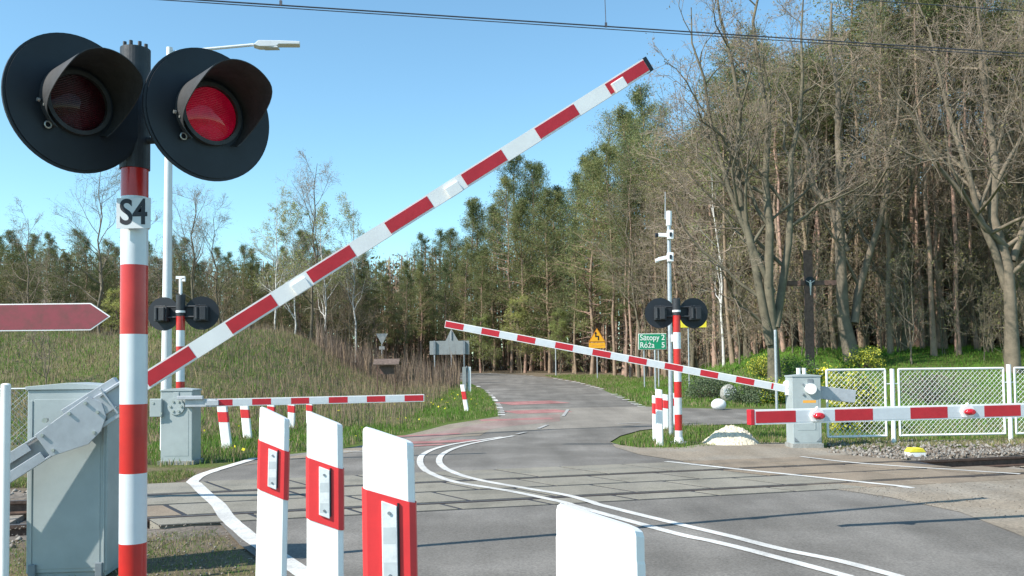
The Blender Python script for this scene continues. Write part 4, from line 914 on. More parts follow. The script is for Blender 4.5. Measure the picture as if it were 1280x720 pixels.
for i in range(3): m.box((0.02 * i, -rr * 0.56 - 0.028, zt * (0.70 - 0.09 * i)), (rr * (1.0 - 0.12 * i), 0.006, zt * 0.035), 1)
m.build('plaque', [M['refwhite'], M['cabdark']], g)
b = ground(898.5, 512.5); m = MB(); m.sphere((0, 0, 0.17), 0.24, 0, 16, 12, (1.0, 0.9, 0.8), 0.03, 9); ob = m.build('painted_stone', [M['stonewhite']], smooth=True); ob.location = b; tag(ob, 'white painted round stone beside the side road', 'stone')
# sand heap
def heap(name, cx, ytop, x0, x1, ybase, label):
    b = ground(cx, ybase); xa, xb = xrel(x0, ybase, b), xrel(x1, ybase, b); Hh = zrel(cx, ytop, b); n = 46; rg = np.random.RandomState(4); V = []; 
    bl = [(rg.uniform(0, 1), rg.uniform(0, 6.28)) for _ in range(8)]
    for j in range(n):
        for i in range(n):
            x = xa + (xb - xa) * i / (n - 1); y = -0.62 + 1.24 * j / (n - 1)
            u = x / (xb if x > 0 else -xa); r = math.sqrt(u * u + (y / 0.62) ** 2)
            prof = max(0, 1 - r) ** 1.15 
            prof = max(0, 1 - r ** 1.25) if r > 0.12 else 1 - 0.12 ** 1.25
            z = Hh * 1.05 * prof * (1 + 0.1 * math.sin(9 * x + 3 * y) + 0.07 * math.sin(21 * y + 5 * x)) - 0.02 + 0.025 * rg.uniform(-1, 1) * (prof > 0.02)
            z += Hh * 0.3 * math.exp(-((x - xb * .55) ** 2 + (y + .1) ** 2) / .03) * (1 + .2 * rg.uniform(-1, 1)) + Hh * 0.22 * math.exp(-((x - xa * .5) ** 2 + (y + .15) ** 2) / .02)
            V.append((x, y, z))
    m = MB(); m.add(V, [(j * n + i, j * n + i + 1, (j + 1) * n + i + 1, (j + 1) * n + i) for j in range(n - 1) for i in range(n - 1)])
    ob = m.build(name, [M['sand']], smooth=True); ob.location = (b.x, b.y + 0.3, 0.0); tag(ob, label, 'sand heap')
heap('sand_heap', 914, 534.5, 880, 955, 556, 'small heap of pale sand on the grass beside the slabs')
b = ground(1144, 569.5); m = MB(); g = thing('track_marker', Vector((b.x, b.y, -0.02)), 'yellow and white block lying on the ballast by the rail', 'track marker')
m.box((0, 0, 0.04), (0.27, 0.2, 0.08)); m.build('block_base', [M['white']], g, bevel=0.01)
m = MB(); m.prism([(-.14, 0), (.14, 0), (.09, .07), (-.09, .07)], 0.21, (0, 0, 0.08), (1, 0, 0), (0, 0, 1)); m.build('block_cover', [M['yellow2']], g, bevel=0.008)

# ---------------------------------------------------------------- overhead wire
Wd = Vector((TDX, TDY, 0)); wp = atY(758, 34, 0.1)
d = ray(758, 34); 
def on_track(px, py, t):   # point of the view line above the track line t
    d = ray(px, py); s = t / (-d.x * TDY + d.y * TDX); return CAM + d * s
a = on_track(350, 6.5, TC); c = on_track(1050, 52, TC)
print('wire', a, c)
def wire(name, pts, r, label):
    m = MB(); P = pts
    for i in range(len(P) - 1): m.cyl(P[i], P[i + 1], r, n=6, cap=False)
    ob = m.build(name, [M['cable']]); tag(ob, label, 'overhead wire', 'overhead wires'); return ob
u_ = (c - a)
zmid = (a.z + c.z) / 2
def wpts(z, t, sag=0.0): return [trk(-40 + 5 * i, t, z + sag * ((i - 8) / 8) ** 2) for i in range(17)]
wire('contact_wire', [a + u_ * k for k in (-6, -1, 0, 0.5, 1, 2, 6)], 0.009, 'upper contact wire strung across the sky over the track')
a2 = on_track(350, 9.5, TC); c2 = on_track(1050, 55.5, TC); u2 = c2 - a2
wire('contact_wire', [a2 + u2 * k for k in (-6, 0, 0.5, 1, 6)], 0.006, 'lower contact wire just beneath the upper one')
for px, py in ((351, 6), (757.5, 33)):
    q = on_track(px, py, TC); m = MB(); m.cyl((0, 0, 0.0), (-0.03, 0, 1.2), 0.005, n=6); m.box((0, 0, 0.02), (0.03, 0.02, 0.06)); ob = m.build('wire_dropper', [M['cable']]); ob.location = q
    tag(ob, 'thin vertical dropper holding the wire ' + ('above the street lamp' if px < 500 else 'right of the raised boom tip' if px > 900 else 'above the raised boom'), 'wire dropper', 'overhead wires')
mw = [on_track(1080, 0, TC) , on_track(1280, 14, TC)]
v_ = mw[1] - mw[0]; wire('carrier_wire', [mw[0] - v_ * 6, mw[0], mw[1], mw[1] + v_ * 6], 0.007, 'higher carrier wire crossing the top right corner')

# ---------------------------------------------------------------- mesh fences
def fence_panel(parent, x0, x1, z0, z1, step=0.098, wr=0.0038, fr=0.022, frame=True, mesh_mat='white'):
    if frame:
        m = MB()
        for a, b in (((x0, z0), (x1, z0)), ((x1, z0), (x1, z1)), ((x1, z1), (x0, z1)), ((x0, z1), (x0, z0))): m.cyl((a[0], 0, a[1]), (b[0], 0, b[1]), fr, n=8)
        m.build('panel_frame', [M['white']], parent)
    m = MB(); Wd_, Hh = x1 - x0, z1 - z0; n = int((Wd_ + Hh) / step)
    for i in range(1, n + 1):
        c = i * step
        a = (x0 + max(0, c - Hh), z0 + min(c, Hh)); b = (x0 + min(c, Wd_), z0 + max(0, c - Wd_))
        m.cyl((a[0], 0.003, a[1]), (b[0], 0.003, b[1]), wr, n=4, cap=False)
        m.cyl((x0 + x1 - a[0], -0.003, a[1]), (x0 + x1 - b[0], -0.003, b[1]), wr, n=4, cap=False)
    m.build('wire_mesh', [M[mesh_mat]], parent)
a = ground(1004, 556.5); c = ground(1263, 551.5); az = math.atan2(c.y - a.y, c.x - a.x); Lf = (c - a).length
fg = thing('mesh_fence', (a.x, a.y, 0), 'white framed mesh fence panels between white posts at right', 'fence', rz=az)
Xd = Vector((math.cos(az), math.sin(az), 0))
def fx(px): # distance along the fence line for an image column
    d = ray(px, 500); nn = Vector((-Xd.y, Xd.x, 0)); s = (a - CAM).dot(nn) / d.dot(nn); return (CAM + d * s - a).dot(Xd)
def fz(px, py):
    d = ray(px, py); nn = Vector((-Xd.y, Xd.x, 0)); s = (a - CAM).dot(nn) / d.dot(nn); return (CAM + d * s).z
for px, yt in ((1116, 461), (1262, 455.5), (1409, 450)):
    m = MB(); x = fx(px); m.cyl((x, 0, -0.05), (x, 0, fz(px, yt)), 0.042, n=14); m.build('post', [M['white']], fg, smooth=True)
for px0, px1 in ((1034, 1107), (1124, 1255), (1269, 1400), (1417, 1540)):
    fence_panel(fg, fx(px0), fx(px1), fz(1180, 543.5), fz(1180, 461))
m = MB()
for px in (1116, 1262, 1409):
    x = fx(px)
    for pz in (0.45, 1.15): m.box((x, 0, pz), (0.3, 0.02, 0.02))
m.build('clamp', [M['white']], fg)
m = MB()
for px in (1003, 1010): x = fx(px); m.cyl((x, 0.15, 0), (x, 0.15, fz(px, 460)), 0.04, n=12)
m.build('end_posts', [M['white']], fg)
# left fence, plain galvanised mesh behind the rails
Y = 13.6; a = atY(-160, 580, Y); c = atY(158, 580, Y + 0.9); az = math.atan2(c.y - a.y, c.x - a.x); Lf = (c - a).length
lf = thing('mesh_fence', (a.x, a.y, 0), 'grey wire mesh fence running behind the rails at left', 'fence', rz=az)
fence_panel(lf, 0, Lf, 0.18, 1.28, step=0.085, wr=0.0032, fr=0.012, mesh_mat='galv')
for k in range(5):
    m = MB(); x = Lf * k / 4; m.cyl((x, 0.03, 0), (x, 0.03, 1.33), 0.022, n=10); m.build('post', [M['galv']], lf)

# ---------------------------------------------------------------- vegetation
def tubes(P0, P1, R0, R1, sides=4):
    P0 = np.asarray(P0, float); P1 = np.asarray(P1, float); R0 = np.asarray(R0, float); R1 = np.asarray(R1, float)
    D = P1 - P0; L = np.linalg.norm(D, axis=1, keepdims=True) + 1e-9; D = D / L
    up = np.where(np.abs(D[:, 2:3]) > 0.9, np.array([[1.0, 0, 0]]), np.array([[0, 0, 1.0]]))
    X = np.cross(D, up); X /= np.linalg.norm(X, axis=1, keepdims=True); Yv = np.cross(D, X); n = len(P0); V = np.zeros((n, 2 * sides, 3))
    for k in range(sides):
        a = 2 * math.pi * k / sides; dr = X * math.cos(a) + Yv * math.sin(a)
        V[:, k] = P0 + dr * R0[:, None]; V[:, sides + k] = P1 + dr * R1[:, None]
    b = (np.arange(n) * 2 * sides)[:, None]; Fs = []
    for k in range(sides): k2 = (k + 1) % sides; Fs.append(np.concatenate([b + k, b + k2, b + sides + k2, b + sides + k], 1))
    return V.reshape(-1, 3), np.concatenate(Fs)
def leaves(Cn, size, wid, rg, bias=None, spread=1.0):
    """one slim diamond per centre"""
    n = len(Cn); D = rg.normal(size=(n, 3)); 
    if bias is not None: D = D * spread + bias
    D /= np.linalg.norm(D, axis=1, keepdims=True); X = np.cross(D, rg.normal(size=(n, 3))); X /= np.linalg.norm(X, axis=1, keepdims=True) + 1e-9
    l = (size * rg.uniform(0.6, 1.3, n))[:, None]; wv = (wid * rg.uniform(0.6, 1.3, n))[:, None]
    V = np.stack([Cn - D * l / 2, Cn + X * wv / 2, Cn + D * l / 2, Cn - X * wv / 2], 1).reshape(-1, 3)
    return V, np.arange(4 * n).reshape(n, 4)
def join(parts):
    Vs, Fs, Ms, o = [], [], [], 0
    for V, Fc, mi in parts:
        Vs.append(V); Fs.append(Fc + o); Ms.append(np.full(len(Fc), mi)); o += len(V)
    return np.concatenate(Vs), np.concatenate(Fs), np.concatenate(Ms)
def path_tubes(pts, rads, sides):
    pts = np.asarray(pts, float); n = len(pts); V = []
    X = None
    for i in range(n):
        D = pts[min(i + 1, n - 1)] - pts[max(i - 1, 0)]; D = D / (np.linalg.norm(D) + 1e-9)
        if X is None: X = np.cross(D, (0.31, 0.95, 0.05))
        X = X - D * X.dot(D); X = X / (np.linalg.norm(X) + 1e-9); Y = np.cross(D, X)
        for k in range(sides): a = 2 * math.pi * k / sides; V.append(pts[i] + (X * math.cos(a) + Y * math.sin(a)) * rads[i])
    Fs = [(i * sides + k, i * sides + (k + 1) % sides, (i + 1) * sides + (k + 1) % sides, (i + 1) * sides + k) for i in range(n - 1) for k in range(sides)]
    return np.array(V), np.array(Fs)
def trunk_path(rg, Hh, r, lean=0.02, n=9, wob=0.006):
    p = np.zeros((n, 3)); d = rg.normal(size=2) * lean
    for i in range(n): t = i / (n - 1); p[i] = (d[0] * Hh * t + rg.normal() * wob * Hh * (i > 0), d[1] * Hh * t + rg.normal() * wob * Hh * (i > 0), Hh * t)
    rad = r * (1 - 0.86 * (np.linspace(0, 1, n) ** 1.1)); rad[0] *= 1.25; return p, rad
def interp(p, rad, t):
    f = t * (len(p) - 1); i = int(min(f, len(p) - 2)); return p[i] + (p[i + 1] - p[i]) * (f - i), rad[i] + (rad[i + 1] - rad[i]) * (f - i)

PROTO = []
def make_pine(seed, Hh=18, h0=0.42, spread=2.6, r=0.17, nb=95, needle=9000, pointy=0.6, mats=('needle1', 'needle2')):
    rg = np.random.RandomState(seed); p, rad = trunk_path(rg, Hh, r)
    root = thing('pine_tree', (0, 0, -50), 'x', 'pine tree'); V, Fc = path_tubes(p, rad, 8)
    npmesh('trunk', V, Fc, np.zeros(len(Fc)), [M['barkpine']], root, smooth=True)
    B0, B1, R0, R1, CN = [], [], [], [], []
    for k in range(nb):
        t = h0 + (0.985 - h0) * (k / nb) ** 0.9; q, rr = interp(p, rad, t); a = rg.uniform(0, 6.28)
        rel = (t - h0) / (1 - h0); Lb = spread * (0.35 + 0.75 * min(1, rel * 3.5)) * (1 - rel) ** pointy * rg.uniform(0.55, 1.15) + 0.25
        el = 0.1 + 0.7 * rel + rg.uniform(-0.2, 0.2); n = 4; cur = q.copy(); d = np.array([math.cos(a) * math.cos(el), math.sin(a) * math.cos(el), math.sin(el)]); rb = min(rr * 0.5, 0.018 + 0.012 * Lb)
        for i in range(n):
            d2 = d + rg.normal(size=3) * 0.14 + np.array([0, 0, 0.06]); d2 /= np.linalg.norm(d2); nx = cur + d2 * Lb / n
            B0.append(cur); B1.append(nx); R0.append(rb * (1 - i / n)); R1.append(rb * (1 - (i + 1) / n) + 0.003)
            if i > 0:
                for j in range(rg.randint(2, 4)):
                    s = d2 * 0.4 + rg.normal(size=3) * 0.7; s[2] += 0.25; s /= np.linalg.norm(s); e = cur + (nx - cur) * rg.uniform(0.2, 1) ; e2 = e + s * Lb * rg.uniform(0.14, 0.32)
                    B0.append(e); B1.append(e2); R0.append(rb * 0.35); R1.append(0.004); CN.append((e2, 0.17 + 0.05 * Lb)); CN.append(((e + e2) / 2, 0.13 + 0.04 * Lb))
            cur = nx
        CN.append((cur, 0.22))
    # bare dead branches lower down
    for k in range(16):
        t = rg.uniform(0.12, h0); q, rr = interp(p, rad, t); a = rg.uniform(0, 6.28); Lb = rg.uniform(0.4, 1.7); d = np.array([math.cos(a), math.sin(a), rg.uniform(-0.2, 0.4)])
        B0.append(q); B1.append(q + d * Lb); R0.append(0.02); R1.append(0.006)
    per = max(3, int(needle / len(CN))); cen = np.repeat(np.array([c for c, s in CN]), per, 0); sg_ = np.repeat(np.array([s for c, s in CN]), per)
    off = rg.normal(size=cen.shape) * sg_[:, None] * np.array([1, 1, 0.75]); Cn = cen + off
    Vl, Fl = leaves(Cn, 0.21, 0.036, rg, bias=off / (sg_[:, None]) * 0.6 + np.array([0, 0, 0.4]))
    tone = np.repeat((rg.uniform(size=len(CN)) > 0.62).astype(int), per)
    Vb, Fb = tubes(B0, B1, R0, R1, 3); V = np.concatenate([Vb, Vl]); Fc = np.concatenate([Fb, Fl + len(Vb)]); mi = np.concatenate([np.zeros(len(Fb)), 1 + tone])
    npmesh('crown', V, Fc, mi, [M['barkpine'], M[mats[0]], M[mats[1]]], root); return root
def grow(rg, segs, tips, start, d, Lb, rb, level, maxl, upw, kids, nseg=4, wander=0.16):
    cur = np.array(start, float); d = d / np.linalg.norm(d); pts = [cur.copy()]
    for i in range(nseg):
        d = d + rg.normal(size=3) * wander + np.array([0, 0, upw]); d /= np.linalg.norm(d); nx = cur + d * Lb / nseg
        ra = rb * (1 - 0.75 * i / nseg); rc = rb * (1 - 0.75 * (i + 1) / nseg); segs[level].append((cur.copy(), nx.copy(), ra, rc)); cur = nx; pts.append(cur.copy())
    if level == 0: segs['p'].append((np.array(pts), [max(rb * (1 - 0.75 * i / nseg), .012) for i in range(nseg + 1)]))
    if level >= maxl: tips.append((cur.copy(), d.copy())); return
    for j in range(kids[level]):
        f = (0.25 + 0.75 * (j + rg.uniform(0, 0.9)) / kids[level]) * nseg; i = int(min(f, nseg - 1)); f = min(f - i, 1); q = pts[i] + (pts[i + 1] - pts[i]) * f
        dd = pts[i + 1] - pts[i]; dd /= np.linalg.norm(dd); s = rg.normal(size=3); s -= dd * s.dot(dd); s /= np.linalg.norm(s) + 1e-9; an = rg.uniform(0.5, 0.95)
        grow(rg, segs, tips, q, dd * math.cos(an) + s * math.sin(an), Lb * rg.uniform(0.4, 0.62) * (1.05 - 0.35 * j / kids[level]), rb * (1 - 0.75 * i / nseg) * 0.5, level + 1, maxl, upw * 0.8, kids, nseg=3, wander=wander)
def make_bare(seed, Hh=16, r=0.2, h0=0.25, limbs=16, kids=(6, 5, 4), llen=0.34, bud=0.5, budsize=0.085, bark='barkoak', twig='twig', budm='bud', name='bare_tree', stems=None, wander=0.16, minr=0.0055, lean=0.03, el=(0.55, 1.0), lowpts=None, upw=0.08, budpos=2):
    rg = np.random.RandomState(seed); root = thing(name, (0, 0, -50), 'x', name.replace('_', ' '))
    segs = {k: [] for k in range(5)}; segs['p'] = []; parts = []; tips = []; T0_, T1_, TR0, TR1 = [], [], [], []
    for (sx, sy, sh, sr, ln) in (stems or [(0, 0, 1.0, 1.0, None)]):
        p, rad = trunk_path(rg, Hh * sh, r * sr, lean=lean, wob=0.009); p[:, 0] += sx; p[:, 1] += sy
        if ln is not None:
            tt = np.linspace(0, 1, len(p)); p[:, 0] += ln[0] * Hh * tt ** 0.8; p[:, 1] += ln[1] * Hh * tt ** 0.8
            if len(ln) > 2:   # forks from the first stem at this height
                p[:, 2] = ln[2] + p[:, 2] * (1 - ln[2] / (Hh * sh)); rad[0] /= 1.25
        V, Fc = path_tubes(p, rad, 10); parts.append((V, Fc, 0))
        hh0 = h0 if not (ln is not None and len(ln) > 2) else 0.12
        nl = max(3, int(limbs * (0.55 if stems else 1)))
        for k in range(nl):
            t = hh0 + (0.97 - hh0) * (k + rg.uniform(0, .8)) / nl; q, rr = interp(p, rad, min(t, .99)); a = rg.uniform(0, 6.28); e = rg.uniform(*el); rel = (t - hh0) / (1 - hh0)
            grow(rg, segs, tips, q, np.array([math.cos(a) * math.cos(e), math.sin(a) * math.cos(e), math.sin(e)]), Hh * llen * (1 - 0.6 * rel) * rg.uniform(0.7, 1.2), min(rr * 0.62, 0.014 * Hh * llen), 0, 3, upw, kids, nseg=5, wander=wander)
    for pp, rr_ in segs['p']: V, Fc = path_tubes(pp, rr_, 6); parts.append((V, Fc, 0))
    V, Fc, mi = join(parts); npmesh('trunk', V, Fc, mi, [M[bark]], root, smooth=True); parts = []
    for lv, sd_ in ((1, 4), (2, 3), (3, 3)):
        S = segs[lv]; mr = minr * (1.5, 1.15, 0.8)[lv - 1]; V, Fc = tubes([s[0] for s in S], [s[1] for s in S], [max(s[2], mr) for s in S], [max(s[3], mr * 0.8) for s in S], sd_); parts.append((V, Fc, 0 if lv == 1 and bark != 'barkbirch' else 1))
    if bud > 0:
        tp = np.array([t[0] for t in tips]); k = rg.uniform(size=len(tp)) < bud; tp = np.repeat(tp[k], budpos, 0) + rg.normal(size=(k.sum() * budpos, 3)) * 0.11; V, Fc = leaves(tp, budsize, budsize * 0.5, rg); parts.append((V, Fc, 2))
    V, Fc, mi = join(parts); npmesh('crown', V, Fc, mi, [M[bark], M[twig], M[budm]], root); return root
_kids = {}
def plant(proto, x, y, label, cat, group, sc=1.0, rz=None, first=set(), dz=0.0, sz=None, name=None):
    if proto.name in first: o = proto.copy(); C.objects.link(o); 
    else: o = proto
    if o is not proto:
        for ch in _kids[proto.name]: c = ch.copy(); C.objects.link(c); c.parent = o
    else: first.add(proto.name); _kids[proto.name] = list(proto.children_recursive)
    o.location = (x, y, hz(x, y) - 0.05 + dz); o.rotation_euler = (0, 0, rnd.uniform(0, 6.28) if rz is None else rz); o.scale = (sc, sc, sz or sc)
    o['label'] = label; o['category'] = cat
    if group: o['group'] = group
    elif 'group' in o: del o['group']
    return o
def XY(px, Y): q = atY(px, 460, Y); return q.x, Y

pA = [make_pine(11, 18, 0.26, 3.7, 0.15, 75, 17000, 0.72), make_pine(12, 17, 0.2, 3.9, 0.16, 80, 18000, 0.68), make_pine(13, 19, 0.34, 3.3, 0.14, 68, 15000, 0.75), make_pine(14, 16, 0.12, 3.7, 0.14, 85, 18000, 0.8, ('needle2', 'needle1'))]
pT = [make_pine(21, 19, 0.68, 1.9, 0.12, 55, 4200, 0.45), make_pine(22, 18, 0.62, 2.0, 0.105, 55, 4200, 0.45), make_pine(23, 20, 0.72, 1.8, 0.125, 50, 4000, 0.45)]
dA = [make_bare(31, 15, 0.15, 0.22, 17, (6, 5, 4)), make_bare(32, 16, 0.13, 0.28, 16, (6, 5, 4)), make_bare(33, 13, 0.11, 0.15, 18, (5, 5, 4)), make_bare(34, 14, 0.12, 0.2, 15, (6, 5, 4), stems=[(0, 0, 1, 1, (0.03, 0)), (0.25, 0.1, .9, .8, (-0.08, 0.02)), (-.2, .1, .85, .7, (0.1, -.03))])]
sap = [make_bare(41, 6, 0.035, 0.1, 12, (4, 4, 3), llen=0.3, bud=0.6, minr=0.006, name='bare_sapling', lean=0.08), make_bare(42, 5, 0.03, 0.05, 10, (4, 4, 3), llen=0.36, bud=0.3, minr=0.006, name='bare_sapling', stems=[(0, 0, 1, 1, (0.12, 0)), (0.1, 0, .9, .8, (-0.15, 0.02)), (-.1, .1, .95, .7, (0.02, -.1))])]
bir = [make_bare(51, 14, 0.09, 0.3, 18, (6, 5, 4), llen=0.22, bud=0.8, budsize=0.11, bark='barkbirch', twig='twigbirch', budm='budfresh', name='birch_tree', el=(0.7, 1.2), upw=0.02, minr=0.006), make_bare(52, 12, 0.08, 0.25, 16, (6, 5, 4), llen=0.24, bud=0.9, budsize=0.12, bark='barkbirch', twig='twigbirch', budm='budfresh', name='birch_tree', el=(0.7, 1.2), upw=0.02, minr=0.006)]

# wood on the far side of the bend (centre)
def edgeY(px):   # how far the edge of the wood stands along each column
    return float(np.interp(px, [-200, 0, 300, 430, 560, 640, 720, 800, 860, 920, 1000, 1280, 1500], [62, 64, 70, 78, 86, 84, 74, 62, 52, 46, 43, 41, 40]))
def topz(px): return float(np.interp(px, [-200, 0, 60, 150, 300, 400, 440, 480, 540, 580, 640, 700, 740, 780, 820, 870, 950, 1500], [285, 283, 282, 298, 305, 292, 300, 300, 262, 245, 195, 205, 175, 130, 88, 20, -5, -30]))
def place_pine(px, Y, pool, lab, cat, grp, fr=1.0, hj=(0.78, 1.06)):
    x, y = XY(px, Y); Hneed = (atY(px, topz(px), Y).z - hz(x, y)) * fr * rnd.uniform(*hj)
    pr = rnd.choice(pool); h = {0: 18, 1: 17, 2: 19, 3: 16}[pA.index(pr)] if pr in pA else (19, 18, 20)[pT.index(pr)]
    sc_ = Hneed / h; return plant(pr, x, y, lab, cat, grp, sc=max(0.5, min(sc_, 1.25)), sz=sc_)
lab_c = 'green pine in the wood across the road beyond the bend'
px = 445
while px < 815:
    for row in range(3):
        place_pine(px + rnd.uniform(-8, 8) + row * 9, edgeY(px) + row * 5 + rnd.uniform(-2, 2), pA if row < 2 or rnd.random() < .6 else pT, lab_c, 'pine tree', 'pines across the bend', fr=(0.98 if row else 0.88) * (0.92 if px < 610 else 1))
    px += 27 if px < 700 else 25
lab_l = 'pine in the low wood behind the grassy bank at left'
px = -40
while px < 445:
    for row in range(2):
        place_pine(px + rnd.uniform(-9, 9) + row * 11, edgeY(px) + row * 5 + rnd.uniform(-2, 2), [pA[1], pA[3], pA[0]], lab_l, 'pine tree', 'pines behind the bank', hj=(0.8, 1.06))
    px += 24
lab_r = 'tall slender pine inside the dense wood at right'
px = 790
while px < 1400:
    for row in range(4):
        Y = edgeY(px) - 1.5 + row * 3.6 + rnd.uniform(-1.5, 2); x, y = XY(px + rnd.uniform(-14, 14) * 1.0 + row * 7, Y); plant(rnd.choice(pT), x, y, lab_r, 'pine tree', 'slender pines of the right wood', sc=rnd.uniform(0.85, 1.1), sz=rnd.uniform(0.85, 1.1) * (0.8 if px < 1060 else 1))
    px += 20
px = 800
lab_d = 'leafless grey tree at the front edge of the right wood'
while px < 1400:
    for row in range(3 if px < 960 else 2):
        Y = edgeY(px) - 1.0 + row * 4 + rnd.uniform(-2, 2.5); x, y = XY(px + rnd.uniform(-12, 12) + row * 16, Y); plant(rnd.choice(dA), x, y, lab_d, 'bare tree', 'leafless trees of the right wood', sc=rnd.uniform(0.8, 1.08))
    px += 36
for i in range(44):
    px = rnd.uniform(820, 1330); Y = edgeY(px) - rnd.uniform(0.5, 4.5); x, y = XY(px, Y); plant(rnd.choice(sap), x, y, 'thin leafless sapling in front of the right wood', 'sapling', 'saplings before the right wood', sc=rnd.uniform(0.6, 1.3))
# left: bare trees, birches
for i, (px, Y, yt, pr, lab, nm) in enumerate((
    (126, 58, 212, dA[1], 'tall leafless tree rising left of the banded signal pole', 'bare tree'),
    (238, 60, 240, dA[0], 'broad leafless tree standing behind the white street lamp', 'bare tree'),
    (275, 63, 268, dA[2], 'smaller leafless tree right of the street lamp', 'bare tree'),
    (388, 66, 204, dA[1], 'tall leafless tree with open twigs above the low end of the boom', 'bare tree'),
    (343, 60, 246, bir[0], 'white trunked birch with pale fresh leaves, left one of the pair', 'birch tree'),
    (368, 62, 262, bir[1], 'slimmer white birch right beside the other birch', 'birch tree'),
    (445, 72, 250, bir[0], 'birch with fresh leaves at the right end of the left wood', 'birch tree'),
    (408, 70, 262, bir[1], 'small birch partly hidden behind the raised boom', 'birch tree'),
    (905, 45, 190, bir[1], 'white trunked birch in the wood above the memorial boulder', 'birch tree'))):
    x, y = XY(px, Y); h = {dA[0].name: 15, dA[1].name: 16, dA[2].name: 13, bir[0].name: 14, bir[1].name: 12}[pr.name]; hn = atY(px, yt, Y).z - hz(x, y)
    plant(pr, x, y, lab, nm, None, sc=min(1.15, hn / h), sz=hn / h)
x, y = XY(57, 27); plant(sap[1], x, y, 'small grey dead sapling behind the red arrow board', 'sapling', None, sc=0.62)
for i in range(14):
    px = rnd.uniform(-30, 460); Y = edgeY(px) - rnd.uniform(1, 7); x, y = XY(px, Y); plant(rnd.choice(sap + [dA[2]]), x, y, 'low leafless shrub in front of the pines behind the bank', 'bare shrub', 'shrubs behind the bank', sc=rnd.uniform(0.6, 0.95))
# large single trees at right
big = make_bare(61, 15, 0.2, 0.12, 15, (6, 6, 4), llen=0.33, bud=0.35, stems=[(0, 0, 1, 1, (0.0, 0)), (-0.12, 0, 1, .8, (-0.10, 0, 1.6)), (0.1, 0.05, .95, .75, (0.1, 0.04, 2.2)), (0, 0, .9, .6, (-0.2, 0.03, 3.4))], wander=0.2)
x, y = XY(968, 34.5); plant(big, x, y, 'large leafless tree with several leaning stems left of the wooden cross', 'bare tree', None, sc=1.12, rz=0.0)
big2 = make_bare(62, 13, 0.24, 0.2, 14, (6, 6, 4), llen=0.34, bud=0.3, stems=[(0, 0, 1, 1, (-0.04, 0)), (0.1, 0, .85, .62, (0.16, 0, 1.4)), (-.1, 0, .8, .5, (-.16, .05, 4.0))], wander=0.2)
x, y = XY(1066, 38); plant(big2, x, y, 'leafless tree with a thick forked trunk right of the wooden cross', 'bare tree', None, sc=1.2, rz=0.0)
big3 = make_bare(63, 15, 0.23, 0.16, 18, (6, 6, 4), llen=0.42, bud=0.2, stems=[(0, 0, 1, 1, (0.02, 0)), (-0.15, 0, .9, .6, (-0.2, 0, 3.0)), (-.1, 0, .7, .5, (-.3, -.05, 4.5)), (.1, 0, .9, .6, (.2, 0, 4))], wander=0.24, el=(0.2, 0.8))
x, y = XY(1266, 36); plant(big3, x, y, 'massive gnarled leafless tree at the right edge of the view', 'bare tree', None, sc=1.15, rz=0.0)
lf_ = make_bare(64, 9, 0.07, 0.12, 20, (6, 5, 4), llen=0.3, bud=1.0, budsize=0.13, budm='budfresh', budpos=4, name='leafy_tree', el=(0.3, 0.9))
for px, Y, yt, lab in ((652, 80, 372, 'young tree in fresh yellow green leaf before the pines at the bend'), (604, 81, 395, 'low yellow green tree at the inside of the far bend'), (700, 76, 388, 'young pale green tree left of the yellow warning sign'), (150, 60, 360, 'yellow green young tree left of the banded signal pole')):
    x, y = XY(px, Y); hn = (atY(px, yt, Y).z - hz(x, y)) / 9; plant(lf_, x, y, lab, 'leafy tree', None, sc=max(.6, hn), sz=hn)
pn = make_pine(71, 19, 0.80, 1.4, 0.12, 30, 3000, 0.5); x, y = XY(1168, 39); plant(pn, x, y, 'single straight pine trunk before the others above the fence', 'pine tree', None)

# shrubs
def bush(name, px, ybase, wpx, hpx, mats, n, lab, cat='bush', size=0.09, seed=1, Y=None, stem='woodgrey'):
    rg = np.random.RandomState(seed); b = ground(px, ybase, fn=hz) if Y is None else Vector((*XY(px, Y), 0)); b.z = hz(b.x, b.y)
    sc_ = b.y / F; wx, hh = wpx * sc_ / 2, hpx * sc_; k = 40; cs = rg.uniform(-1, 1, (k, 3)) * np.array([wx * .8, wx * .6, hh * .42]) + np.array([0, 0, hh * .5])
    Cn = cs[rg.randint(0, k, n)] + rg.normal(size=(n, 3)) * np.array([wx * .16, wx * .16, hh * .13]); Cn[:, 2] = np.abs(Cn[:, 2])
    V, Fc = leaves(Cn, size, size * .5, rg, bias=np.array([0, 0, .5])); m2 = rg.randint(0, len(mats), n)
    st = MB()
    root = thing(name, b, lab, cat)
    P1 = cs * np.array([1, 1, 1]); Vt, Ft = tubes(np.zeros((k, 3)) + cs * np.array([.15, .15, 0]), P1, np.full(k, .014), np.full(k, .005), 4)
    npmesh('stems', Vt, Ft, np.zeros(len(Ft)), [M[stem]], root); npmesh('foliage', V, Fc, m2, [M[q] for q in mats], root)
bush('leafy_bush', 1066, 500, 62, 70, ['bushyellow', 'bushyellow', 'bushyellow', 'g1'], 12000, 'yellow green bush behind the mesh fence beside the far cabinet', seed=2, Y=20, size=0.09)
bush('leafy_bush', 968, 502, 60, 30, ['bushyellow', 'g1'], 4200, 'low yellow green bush behind the half lowered boom end', seed=3, Y=30.6, size=0.08)
bush('leafy_bush', 1078, 462, 46, 26, ['g2', 'bushyellow'], 1800, 'small pale green bush at the foot of the forked tree', seed=4)
bush('leafy_bush', 955, 470, 44, 24, ['g2', 'bushyellow'], 1800, 'small pale green bush left of the wooden cross on the bank', seed=5)
bush('juniper_bush', 885, 500, 62, 34, ['juniper'], 5000, 'spreading dark juniper left of the memorial boulder', seed=6, size=0.07)
